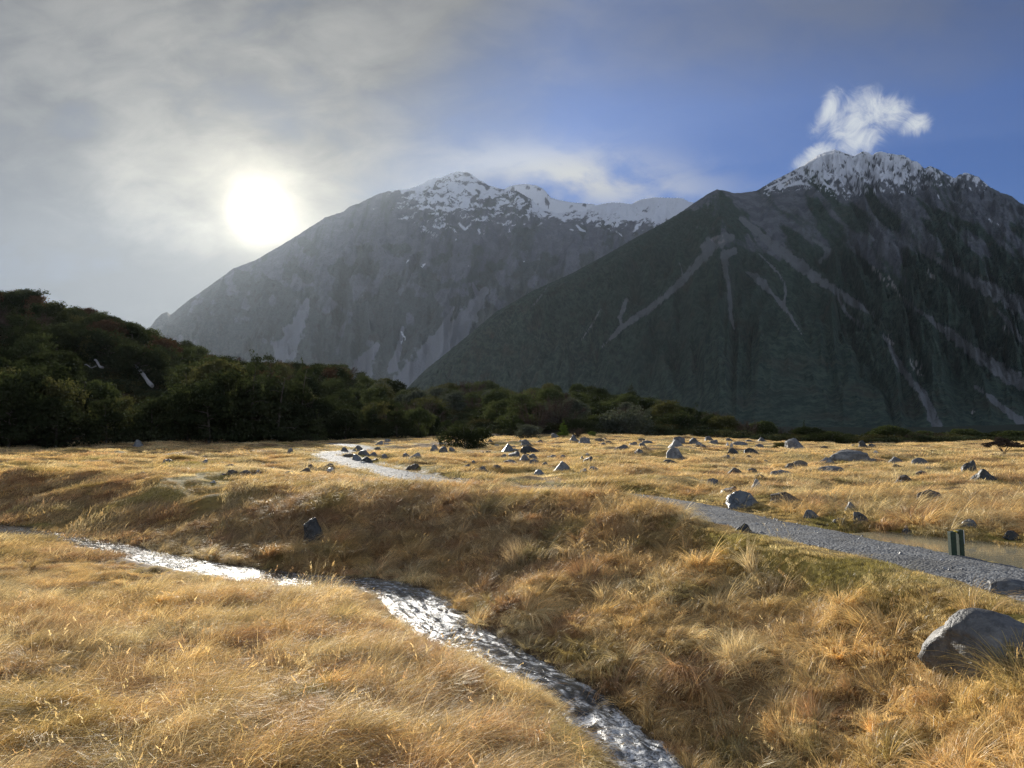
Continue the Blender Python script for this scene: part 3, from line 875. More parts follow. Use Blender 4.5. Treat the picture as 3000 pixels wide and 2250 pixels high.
for nm_, base in [('block%d' % i, rock_mesh('rock', 100 + i)) for i in range(6)] + [('wedge%d' % i, wedge_mesh('rock', 200 + i, -1 if i % 2 == 0 else 1)) for i in range(4)] + \
        [('flat%d' % i, rock_mesh('rock', 300 + i, cuts=7, soft=.13)) for i in range(3)]:
    ROCKS[nm_] = base
_mm = {}


def rock_data(shape, tone):
    key = (shape, tone)
    if key not in _mm:
        me = ROCKS[shape].copy(); me.materials.clear(); me.materials.append(RM[tone]); _mm[key] = me
    return _mm[key]


ROCK_FOOT = []


def put_rock(px, py, w, h, tone, label, group=None, shape=None, rot=None, depth=0.8, cat='rock', name='rock', lift=0.0, xyz=None):
    """a stone whose foot shows at (px, py) and which measures w x h photograph units"""
    x, y, z = march(px, py) if xyz is None else xyz
    s = y / F
    W_, H_ = w * s, h * s
    if shape is None:
        shape = rnd.choice(['block0', 'block1', 'block2', 'block3', 'block4', 'block5'] if h / w > .33 else ['flat0', 'flat1', 'flat2', 'block2'])
    o = bpy.data.objects.new(name, rock_data(shape, tone)); COL.objects.link(o)
    o.location = (x, y + W_ * depth * .35, z - 0.02 * H_ + lift)
    o.scale = (W_, W_ * depth, H_)
    o.rotation_euler = (0, 0, rnd.uniform(-.3, .3) if rot is None else rot)
    ROCK_FOOT.append((x, y + W_ * depth * .35, W_ * .5))
    return tag(o, label, cat, group)


C1 = lambda x, y: (x / 3.687, 1000 + y / 3.687)
C2 = lambda x, y: (600 + x / 3.687, 1000 + y / 3.687)
C3 = lambda x, y: (1200 + x / 3.687, 1080 + y / 3.687)
C4 = lambda x, y: (1800 + x / 3.687, 1180 + y / 3.687)
C5 = lambda x, y: (2400 + x / 3.687, 1180 + y / 3.687)
# (crop, x, y of the foot, width, height, tone, shape, label)
TAB = [
    # left of the path
    (C1, 1480, 1138, 115, 58, 'g', 'block0', 'grey domed boulder at the edge of the dark forest, left meadow'),
    (C1, 1795, 1330, 100, 45, 'd', 'block3', 'dark squat rock in the left meadow, nearer of the pair below the forest boulder'),
    (C1, 2195, 1335, 95, 45, 'b', 'flat0', 'blue-grey flat-topped rock alone in the left meadow'),
    (C1, 1560, 1502, 118, 24, 'p', 'flat1', 'long white stone lying flat in front of a dark grass hummock'),
    (C1, 1985, 1402, 110, 24, 'd', 'flat2', 'thin dark stone just below the blue-grey rock in the left meadow'),
    (C2, 920, 1228, 74, 58, 'g', 'block1', 'grey pointed rock standing alone left of where the path bends'),
    (C2, 720, 1342, 42, 27, 'd', 'block4', 'tiny dark pyramid stone between the lone pointed rock and the hummocks'),
    (C2, 1362, 1438, 105, 52, 'k', 'block2', 'black cube-like rock left of the path with a white stone on top'),
    (C2, 1310, 1378, 150, 45, 'r', 'flat0', 'brown mossy mound rock touching the left edge of the path'),
    (C2, 1145, 1367, 62, 30, 'r', 'block5', 'small brown rock left of the mossy mound by the path'),
    (C2, 410, 1453, 145, 46, 'r', 'flat2', 'wide dark brown hump rock in the middle of the left meadow'),
    (C2, 280, 1440, 100, 40, 'r', 'block3', 'brown hump rock joined to the left end of the wide brown hump'),
    (C2, 570, 1442, 70, 42, 'g', 'block1', 'small grey rock at the right end of the wide brown hump'),
    (C2, 260, 1367, 112, 30, 'r', 'flat1', 'low brown rock behind the wide brown hump, left meadow'),
    (C2, 520, 1533, 112, 25, 'p', 'flat2', 'pale flat stone below the brown humps in the left meadow'),
    (C2, 80, 1528, 62, 20, 'p', 'flat0', 'small white stone left of the pale flat stone, left meadow'),
    (C2, 900, 1442, 112, 30, 'r', 'flat1', 'low brown stone midway between the brown humps and the path'),
    (C2, 1232, 1472, 62, 22, 'd', 'flat2', 'little dark stone just left of the black cube-like rock'),
    (C2, 1065, 1424, 130, 42, 'r', 'flat0', 'flat brown rock left of the black cube-like rock'),
    # far bend of the path
    (C2, 1505, 1197, 100, 42, 'd', 'block0', 'dark rock on the left edge of the path at its far bend'),
    (C2, 1645, 1190, 125, 52, 'd', 'wedge0', 'dark wedge rock inside the far bend, right edge of the path'),
    (C2, 1705, 1226, 112, 42, 'd', 'block1', 'dark boulder just in front of the dark wedge at the far bend'),
    (C2, 1545, 1252, 130, 30, 'r', 'flat1', 'brown flat rock on the inner edge of the far bend'),
    (C2, 1635, 1292, 92, 56, 'b', 'block2', 'smooth pale blue-grey boulder inside the far bend of the path'),
    (C2, 1800, 1238, 100, 32, 'd', 'flat0', 'dark low rock at the back of the rock cluster inside the bend'),
    (C2, 1750, 1312, 135, 52, 'k', 'wedge1', 'black layered rock at the front of the cluster inside the bend'),
    (C2, 1690, 1325, 80, 20, 'p', 'flat2', 'pale thin slab at the foot of the black layered rock'),
    (C2, 1835, 1305, 60, 32, 'r', 'block4', 'reddish brown rock on the right end of the bend cluster'),
    (C2, 1945, 1262, 62, 36, 'd', 'block5', 'small dark rock standing apart, right of the bend cluster'),
    (C2, 1885, 1122, 88, 36, 'b', 'flat0', 'shiny grey rock right of the path where it meets the forest'),
    (C2, 1972, 1087, 62, 26, 'g', 'block3', 'grey rock against the forest edge, furthest along the path'),
    (C2, 1972, 1128, 72, 26, 'p', 'wedge2', 'pale leaning slab in front of the furthest grey rock'),
    (C2, 1862, 1177, 72, 28, 'd', 'flat1', 'flat dark stone between the path end and the bend cluster'),
    (C2, 2178, 1272, 95, 48, 'd', 'block2', 'dark rock in the grass above the long brown path-side slab'),
    (C3, 35, 1092, 140, 48, 'r', 'flat2', 'long dark brown slab on the right edge of the path'),
    (C3, 50, 1252, 92, 32, 'g', 'flat1', 'grey stone at the near left edge of the path, before it dips out of sight'),
    # middle meadow
    (C3, 270, 892, 112, 56, 'g', 'block0', 'grey rounded boulder left in front of the meadow bush'),
    (C3, 365, 908, 92, 52, 'd', 'block1', 'dark pointed rock beside the grey boulder in front of the bush'),
    (C3, 455, 892, 62, 34, 'g', 'block2', 'small grey rock at the foot of the bush, right of the dark pointed one'),
    (C3, 60, 972, 135, 48, 'g', 'flat0', 'broken grey rock pile in the grass left of the meadow bush'),
    (C3, 1055, 893, 122, 60, 'b', 'wedge0', 'grey wedge rock with a smooth slanting top, right of the bush'),
    (C3, 1300, 917, 188, 60, 'k', 'block2', 'wide black block rock right of the grey wedge'),
    (C3, 1005, 970, 105, 36, 'd', 'flat0', 'dark rock at the left end of the middle rock cluster'),
    (C3, 1125, 973, 128, 60, 'd', 'block4', 'tall dark rock at the back of the middle rock cluster'),
    (C3, 1250, 1008, 142, 60, 'd', 'block0', 'dark rock with a pale left face in the middle rock cluster'),
    (C3, 1342, 988, 92, 52, 'd', 'block5', 'dark rock at the right end of the middle rock cluster'),
    (C3, 1075, 1042, 155, 42, 'g', 'flat1', 'long low grey rock at the front of the middle rock cluster'),
    (C3, 1345, 1033, 92, 42, 'g', 'block3', 'rough grey rock in front of the right end of the middle cluster'),
    (C3, 1465, 1067, 66, 46, 'd', 'block1', 'small dark rock standing alone right of the middle cluster'),
    (C3, 1640, 1108, 182, 80, 'g', 'wedge0', 'large grey wedge with a white left face, right of the middle cluster'),
    (C3, 1405, 1148, 102, 46, 'b', 'wedge1', 'blue-grey slanting slab in front of the large grey wedge'),
    (C3, 1540, 974, 98, 33, 'g', 'flat2', 'flat grey rock between the black block and the round pale stones'),
    (C3, 1665, 967, 62, 26, 'g', 'block2', 'small grey stone right of the flat grey rock, middle meadow'),
    (C3, 1930, 1034, 98, 66, 'd', 'block4', 'dark upright rock with a shaded side, right part of the middle meadow'),
    (C3, 1868, 985, 46, 30, 'g', 'block0', 'round grey stone just above the dark upright rock'),
    (C3, 1920, 952, 56, 28, 'p', 'block1', 'pale round stone, higher of two above the dark upright rock'),
    (C3, 1845, 937, 42, 22, 'p', 'block3', 'pale round stone, left of two above the dark upright rock'),
    (C3, 1258, 827, 104, 46, 'd', 'block5', 'dark peaked rock behind the black block, upper meadow'),
    (C3, 1400, 802, 72, 26, 'd', 'flat0', 'flat dark rock right of the dark peaked rock, upper meadow'),
    (C3, 1570, 757, 82, 46, 'd', 'block2', 'dark rock at the top of the meadow below the light green shrub'),
    (C3, 1778, 787, 102, 52, 'd', 'block0', 'dark boulder below the brown bare bush at the top of the meadow'),
    (C3, 1895, 807, 108, 52, 'g', 'block3', 'split grey rock with a white edge, right of the bare bush'),
    (C3, 2050, 784, 102, 26, 'r', 'flat1', 'low brown rock right of the split grey rock'),
    (C3, 2095, 837, 62, 32, 'd', 'block1', 'small dark rock below the low brown rock, upper meadow'),
    (C3, 598, 1037, 44, 27, 'd', 'block4', 'little dark stone, left of three in front of the bush'),
    (C3, 695, 1032, 42, 32, 'd', 'block5', 'little pointed dark stone, right of three in front of the bush'),
    (C3, 625, 1067, 58, 27, 'd', 'flat2', 'little flat dark stone, lowest of three in front of the bush'),
    (C3, 770, 1097, 116, 32, 'g', 'flat0', 'low grey stone heap between the path and the middle cluster'),
    (C3, 940, 1087, 72, 36, 'd', 'block3', 'small dark rock right of the low grey stone heap'),
    (C3, 840, 1146, 104, 26, 'r', 'flat1', 'sunken brown stone below the low grey stone heap'),
    (C3, 1885, 1112, 62, 26, 'p', 'flat2', 'white stone lying in the grass right of the large grey wedge'),
    (C3, 2000, 1112, 104, 42, 'g', 'block2', 'grey rock half hidden in tall grass right of the white stone'),
    # right meadow, far part
    (C4, 705, 440, 118, 58, 'd', 'block3', 'dark boulder leaning behind a rounded one, far right meadow'),
    (C4, 685, 478, 150, 62, 'g', 'block0', 'rounded grey boulder in front of a darker one, far right meadow'),
    (C4, 660, 618, 178, 108, 'g', 'wedge1', 'tall grey boulder leaning right with a steep edge, centre right meadow'),
    (C4, 615, 674, 152, 46, 'k', 'block2', 'black flat-topped rock below the tall leaning boulder'),
    (C4, 870, 446, 104, 54, 'd', 'wedge1', 'dark slanting rock right of the two paired boulders'),
    (C4, 905, 460, 76, 27, 'g', 'flat0', 'grey flat stone at the foot of the dark slanting rock'),
    (C4, 960, 492, 54, 30, 'd', 'block1', 'small dark stone below the dark slanting rock'),
    (C4, 1080, 447, 84, 38, 'd', 'block4', 'dark jagged rock in the middle of the far right meadow'),
    (C4, 1030, 412, 90, 40, 'd', 'block5', 'dark rock on the meadow rim behind the jagged one'),
    (C4, 1228, 472, 40, 36, 'p', 'block0', 'white upright stone, left of two side by side'),
    (C4, 1266, 488, 30, 42, 'p', 'block1', 'white upright stone, right of two side by side'),
    (C4, 1370, 462, 155, 32, 'd', 'flat1', 'long flat dark rock right of the two white upright stones'),
    (C4, 1250, 428, 80, 36, 'd', 'block2', 'dark rock behind the two white upright stones'),
    (C4, 1300, 572, 125, 60, 'k', 'block2', 'black square-ended slab, left half of a long black outcrop'),
    (C4, 1480, 548, 142, 46, 'k', 'wedge1', 'black ragged rock, right half of a long black outcrop'),
    (C4, 1580, 498, 98, 42, 'd', 'block3', 'dark boulder up right of the long black outcrop'),
    (C4, 1970, 515, 215, 100, 'g', 'block5', 'large grey boulder with a green bush at its left side'),
    (C4, 1605, 422, 98, 36, 'd', 'block0', 'dark rock on the meadow rim left of the large bushy boulder'),
    (C4, 990, 630, 94, 32, 'd', 'wedge0', 'dark rock, left of a small row below the black outcrop'),
    (C4, 1210, 624, 94, 48, 'd', 'block4', 'dark rock with pale top, middle of the row below the black outcrop'),
    (C4, 1292, 627, 42, 32, 'g', 'block1', 'small grey upright stone, right end of the row below the black outcrop'),
    (C4, 1465, 605, 70, 30, 'r', 'block2', 'brown stone below the right half of the black outcrop'),
    (C4, 1620, 650, 98, 26, 'g', 'flat0', 'flat grey slab at the top of the dry stony rill'),
    (C4, 2000, 714, 215, 68, 'r', 'flat2', 'big flat brown slab right of the dry stony rill'),
    (C4, 1935, 737, 104, 27, 'g', 'flat1', 'grey thin slab at the lower left of the big brown slab'),
    (C4, 1815, 803, 212, 58, 'g', 'block3', 'long pale grey rock below the dry stony rill'),
    (C4, 1555, 937, 132, 84, 'p', 'block0', 'whitish weathered boulder in the grass, right of the green turf'),
    (C4, 1255, 1000, 158, 68, 'k', 'block4', 'black overhanging rock at the edge of the green turf'),
    (C4, 1257, 1046, 74, 42, 'b', 'block1', 'small blue-grey rock under the black overhanging rock'),
    (C4, 1400, 1132, 330, 135, 'b', 'wedge1', 'big tilted slab with a blue-grey wet top beside the path'),
    (C4, 1880, 1082, 290, 82, 'r', 'block5', 'brown grass-grown boulder right of the big tilted slab'),
    (C4, 2142, 1248, 142, 66, 'd', 'block2', 'dark rock with a white left end above the near path'),
    (C4, 1390, 1392, 165, 62, 'k', 'flat0', 'black wet rock in the hollow of the bank left of the near path'),
    (C4, 310, 477, 74, 36, 'd', 'block5', 'small dark boulder left of the paired boulders, upper meadow'),
    (C4, 360, 447, 116, 32, 'd', 'flat1', 'flat dark rock behind the small dark boulder, upper meadow'),
    (C4, 210, 457, 78, 26, 'd', 'flat2', 'low dark rock furthest left in the far right meadow'),
    (C4, 80, 502, 155, 38, 'd', 'flat0', 'long dark rock heap on the left of the far right meadow'),
    (C4, 260, 547, 124, 36, 'd', 'wedge0', 'dark sloping rock below the long dark heap'),
    (C4, 1575, 842, 116, 54, 'r', 'block1', 'brown mossy rock behind the whitish weathered boulder'),
    (C4, 1300, 772, 165, 54, 'r', 'wedge0', 'brown hump of rock in the grass left of the dry rill'),
    (C4, 1070, 882, 112, 50, 'd', 'block3', 'dark hump of rock in the grass above the green turf'),
    (C4, 1500, 760, 100, 40, 'r', 'flat1', 'mossy brown stone at the left bank of the dry rill'),
    # right meadow, near part
    (C5, 350, 638, 375, 98, 'g', 'block1', 'very large grey two-part boulder in the right meadow'),
    (C5, 570, 642, 115, 32, 'd', 'flat2', 'low dark rock at the right foot of the very large grey boulder'),
    (C5, 830, 664, 172, 62, 'g', 'wedge0', 'grey wedge boulder below the pale dune'),
    (C5, 1110, 668, 172, 56, 'd', 'wedge1', 'dark slab leaning out of the pale dune'),
    (C5, 1650, 783, 132, 122, 'k', 'block4', 'tall black mossy rock, left of two below the dune'),
    (C5, 1830, 834, 225, 88, 'k', 'block0', 'broad black mossy rock, right of two below the dune'),
    (C5, 625, 552, 54, 26, 'p', 'block2', 'small pale stone on the flank of the dune'),
    (C5, 480, 478, 74, 54, 'k', 'block5', 'black stone with a white end at the meadow rim by the bushes'),
    (C5, 160, 743, 255, 42, 'd', 'flat1', 'wide flat dark outcrop below the very large grey boulder'),
    (C5, 70, 652, 155, 46, 'g', 'flat0', 'flat grey slab left of the very large grey boulder'),
    (C5, 1240, 1093, 285, 112, 'r', 'block3', 'grass-covered brown boulder in the middle of the right meadow'),
    (C5, 1680, 1098, 185, 36, 'b', 'flat2', 'flat blue-grey stone right of the grass-covered boulder'),
    (C5, 1640, 1343, 134, 62, 'b', 'block1', 'blue-grey rock above the marker posts'),
    (C5, 345, 1205, 150, 98, 'g', 'wedge0', 'grey pointed rock with a white top, upper part of a long slanting ridge'),
    (C5, 460, 1300, 130, 92, 'd', 'wedge2', 'dark lower end of the slanting rock ridge behind the path'),
    (C5, 965, 1408, 94, 56, 'd', 'block0', 'dark round rock at the left end of the pond'),
    (C5, 2130, 1480, 175, 72, 'k', 'block2', 'black rock with a pale end at the far right above the pond'),
    (C5, 960, 863, 175, 62, 'r', 'block5', 'mossy dark brown mound in the right meadow below the wedge'),
    (C5, 1120, 802, 114, 52, 'r', 'block1', 'brown rock left of the two black mossy rocks'),
    (C5, 1440, 1203, 185, 54, 'r', 'flat0', 'dark brown undercut stone above the marker posts'),
    (C5, 1272, 1292, 66, 44, 'p', 'block3', 'small pale stone in the turf left of the marker posts'),
    (C5, 1345, 1140, 70, 24, 'b', 'flat1', 'small wet flat stone below the grass-covered boulder'),
    (C5, 225, 1292, 105, 36, 'g', 'flat2', 'low grey stone on the grassy verge right of the white-ended rock'),
    (C5, 2185, 900, 40, 34, 'p', 'block0', 'white stone on the far right edge of the meadow'),
    (C5, 1500, 1330, 120, 26, 'b', 'flat0', 'flat wet stone behind the marker posts'),
]
for crop, x, y, w, h, tone, shape, label in TAB:
    px, py = crop(x, y)
    put_rock(px, py, w / 3.687 * 1.10, h / 3.687 * 1.36, tone, label, 'rocks scattered over the meadow', shape, depth=rnd.uniform(.6, .9))
# white stone carried by the black cube-like rock
x, y, z = march(*C2(1362, 1438))
put_rock(0, 0, 20, 8, 'p', 'white stone lying on top of the black cube-like rock', None, 'flat0', xyz=(x - .02, y + .02, z + 46 / 3.687 * y / F))
# big boulder of the foreground, stones of the stream and bank
ROCKS['long'] = rock_mesh('rock', 304, cuts=4, soft=.10)
for v_ in ROCKS['long'].vertices:
    v_.co.z *= 1.0 - .42 * (v_.co.x + .5) if v_.co.z > 0 else 1.0
x, y, z = march(2855, 1925)
o = put_rock(3012, 1905, 365, 165, 'm', 'large smooth grey boulder in the tall grass, nearest on the right', None, 'long', rot=-.25, depth=0.75)
o.rotation_euler = (0.0, 0.03, -0.15); o.location.z -= 0.12
put_rock(2985, 1742, 130, 38, 'g', 'pale flat-topped slab at the near edge of the path, far right', None, 'flat1', rot=0.1)
put_rock(918, 1590, 62, 74, 'k', 'black rock standing in for a dark cavity in the stream bank', None, 'block5')  # rock added where the bank only has a dark cavity
for (px, py, w, h, t, s, l) in [
    (1280, 1868, 74, 24, 'b', 'block0', 'smooth grey stone in the stream, midway down the bright rapid'),
    (1335, 1852, 62, 24, 'b', 'block3', 'grey stone in the stream behind the smooth one'),
    (1212, 1846, 44, 20, 'k', 'block1', 'black stone at the left bank of the stream above the smooth grey one'),
    (1090, 1738, 74, 26, 'k', 'block4', 'black wet rock at the lip where the stream turns'),
    (1050, 1726, 40, 16, 'k', 'block2', 'small black rock left of the lip where the stream turns'),
    (1775, 2118, 66, 40, 'k', 'block0', 'black rock splitting the white water of the lower stream'),
    (1562, 1975, 52, 18, 'b', 'block5', 'grey rounded stone under the lower rapid'),
    (412, 1622, 34, 13, 'd', 'flat0', 'dark flat stone in the far stretch of the stream'),
    (545, 1655, 40, 13, 'd', 'flat2', 'dark low stone at the far bank of the glittering stretch'),
    (60, 2045, 90, 26, 'p', 'flat1', 'pale stone sunk in the grass at the lower left')]:
    put_rock(px, py, w, h, t, l, None, s, depth=.8, lift=.02)
# stones of the dry rill and small stones of the far meadow: nothing tells them apart
for k in range(34):
    t = rnd.random()
    px, py = C4(1600 + 150 * rnd.random() + 20 * t, 610 + 150 * t)
    w = rnd.uniform(5, 14)
    put_rock(px, py, w, w * rnd.uniform(.2, .4), rnd.choice('ggdb'), 'small grey slate stone in the dry stony rill of the right meadow', 'stones of the dry rill')
for k in range(46):
    px = rnd.uniform(1230, 2560); py = 1281 + abs(rnd.gauss(0, 1)) * 42
    w = rnd.uniform(7, 22)
    put_rock(px, py, w, w * rnd.uniform(.28, .5), rnd.choice('gddr'), 'small unremarkable stone half sunk in the golden grass of the far meadow', 'small stones of the far meadow')
for k in range(26):
    px = rnd.uniform(2050, 3000); py = rnd.uniform(1345, 1500)
    w = rnd.uniform(10, 30)
    put_rock(px, py, w, w * rnd.uniform(.2, .4), rnd.choice('grdr'), 'small low stone among the grass tufts of the right meadow', 'small stones of the right meadow')
for k in range(22):
    px = rnd.uniform(60, 1000); py = rnd.uniform(1325, 1420)
    w = rnd.uniform(8, 24)
    put_rock(px, py, w, w * rnd.uniform(.18, .35), rnd.choice('rdrr'), 'small low stone sunk in the short grass of the left meadow', 'small stones of the left meadow')

# ------------------------------------------------------------------ marker posts beside the pond


def box_bm(bm, x0, x1, y0, y1, z0, z1, bev=0.0):
    r = bmesh.ops.create_cube(bm, size=1.0)
    for v in r['verts']:
        v.co = Vector((x0 + (v.co.x + .5) * (x1 - x0), y0 + (v.co.y + .5) * (y1 - y0), z0 + (v.co.z + .5) * (z1 - z0)))
    if bev:
        es = list({e for v in r['verts'] for e in v.link_edges})
        bmesh.ops.bevel(bm, geom=es, offset=bev, segments=2, affect='EDGES')


def paint_mat(name, a, b, rough=0.5):
    m, N, out = material(name)
    P_ = N.new('ShaderNodeNewGeometry').outputs['Position']
    n = N.noise(P_, 40, 4)
    principled(N, out, N.mix(N.ss(n, .35, .65), a, b), rough, N.bump(N.noise(P_, 160, 3), .3, .003))
    return m


MG = paint_mat('green_post_paint', (0.008, 0.022, 0.012), (0.015, 0.04, 0.02), .45)
MY = paint_mat('yellow_paint', (0.62, 0.46, 0.05), (0.55, 0.40, 0.05))
MW = paint_mat('white_paint', (0.68, 0.68, 0.66), (0.8, 0.8, 0.78))
u, v = ray(2806, 1612); my = 8.95; mx = u * my
mz = float(ground(np.array([mx]), np.array([my]))[0]); mz = max(mz, EZ - 1.60)
mk = empty('marker_post', (mx, my, mz)); mk.rotation_euler = (0.03, -0.055, 0.0)
tag(mk, 'pair of short dark green marker posts joined by a yellow strip, beside the pond', 'marker post')
s = my / F
H_ = 78 * s
for (a, b, dz) in ((-22, -6, -2), (2, 16, 2)):
    bm = bmesh.new(); box_bm(bm, a * s, b * s, -.035, .035, -.15, H_ + dz * s, .004)
    pme = bpy.data.meshes.new('post'); bm.to_mesh(pme); bm.free(); link('post', pme, MG, mk)
bm = bmesh.new(); box_bm(bm, -6 * s + .001, 2 * s - .001, -.012, .030, H_ - 6 * s, H_ - 1 * s, .002)
pme = bpy.data.meshes.new('strip'); bm.to_mesh(pme); bm.free(); link('yellow_strip', pme, MY, mk)
bm = bmesh.new(); box_bm(bm, 16 * s + .0015, 16 * s + .010, -.028, .030, H_ - 38 * s, H_ + 1 * s, .002)
pme = bpy.data.meshes.new('plate'); bm.to_mesh(pme); bm.free(); link('reflector_plate', pme, MW, mk)


# ------------------------------------------------------------------ trees and bushes
def leaf_cloud(rs, blobs, n, size, flat=0.5):
    """many small leaf faces spread in the outer part of overlapping clumps; blobs: (x, y, z, rx, ry, rz)"""
    B = np.array(blobs, float)
    wgt = (B[:, 3] * B[:, 4] + B[:, 3] * B[:, 5]); wgt /= wgt.sum()
    k = rs.choice(len(B), n, p=wgt)
    d = rs.randn(n, 3); d /= np.linalg.norm(d, axis=1)[:, None]
    r = rs.uniform(0.30, 1.0, n) ** 0.45 * (1 + 0.16 * rs.randn(n))
    c = B[k, :3] + d * r[:, None] * B[k, 3:6]
    nrm = d * 0.6 + rs.randn(n, 3) * 0.6 + np.array([0, 0, flat]); nrm /= np.linalg.norm(nrm, axis=1)[:, None]
    a = np.cross(nrm, rs.randn(n, 3)); a /= np.linalg.norm(a, axis=1)[:, None]
    b = np.cross(nrm, a)
    s = size * rs.uniform(0.6, 1.5, n)[:, None]
    v = np.stack([c - a * s, c + b * s * .55, c + a * s, c - b * s * .55], 1).reshape(-1, 3)
    return v, np.arange(4 * n).reshape(-1, 4)


def tube(path, rad, seg=6):
    path = np.array(path, float); V_, Fc = [], []
    for i, p in enumerate(path):
        d = path[min(i + 1, len(path) - 1)] - path[max(i - 1, 0)]; d /= np.linalg.norm(d) + 1e-9
        a = np.cross(d, [0.3, .9, .1]); a /= np.linalg.norm(a); b = np.cross(d, a)
        for k in range(seg):
            t = 2 * PI * k / seg
            V_.append(p + rad[i] * (a * math.cos(t) + b * math.sin(t)))
    for i in range(len(path) - 1):
        for k in range(seg):
            Fc.append((i * seg + k, i * seg + (k + 1) % seg, (i + 1) * seg + (k + 1) % seg, (i + 1) * seg + k))
    return np.array(V_), np.array(Fc)


def join(parts):
    V_, Fc, o = [], [], 0
    for v, f in parts:
        V_.append(v); Fc.append(f + o); o += len(v)
    return np.vstack(V_), np.vstack(Fc)


def limb_set(rs, h, spread, n, r0, lo=0.15, up=0.5):
    """tapered trunk with limbs reaching out and up"""
    bend = rs.randn(2) * .06 * h
    tr = [(bend[0] * t * t, bend[1] * t * t, h * t) for t in np.linspace(-.06, .92, 8)]
    ps = [tube(tr, [r0 * (1 - .85 * t) for t in np.linspace(0, 1, 8)])]
    tips = []
    for i in range(n):
        t = lo + (0.9 - lo) * (i + rs.rand()) / n
        a = rs.rand() * 2 * PI; L = spread * (0.55 + .5 * rs.rand()) * (1.05 - .55 * t)
        p0 = np.array([bend[0] * t * t, bend[1] * t * t, h * t]); q = []
        for s_ in np.linspace(0, 1, 5):
            q.append(p0 + np.array([math.cos(a) * L * s_, math.sin(a) * L * s_, up * L * s_ * (0.5 + .5 * s_) + .04 * h * rs.randn() * s_]))
        ps.append(tube(q, [r0 * .45 * (1 - t * .5) * (1 - .85 * s_) for s_ in np.linspace(0, 1, 5)], 5))
        tips.append(q[-1]); tips.append(q[3])
    return join(ps), np.array(tips)


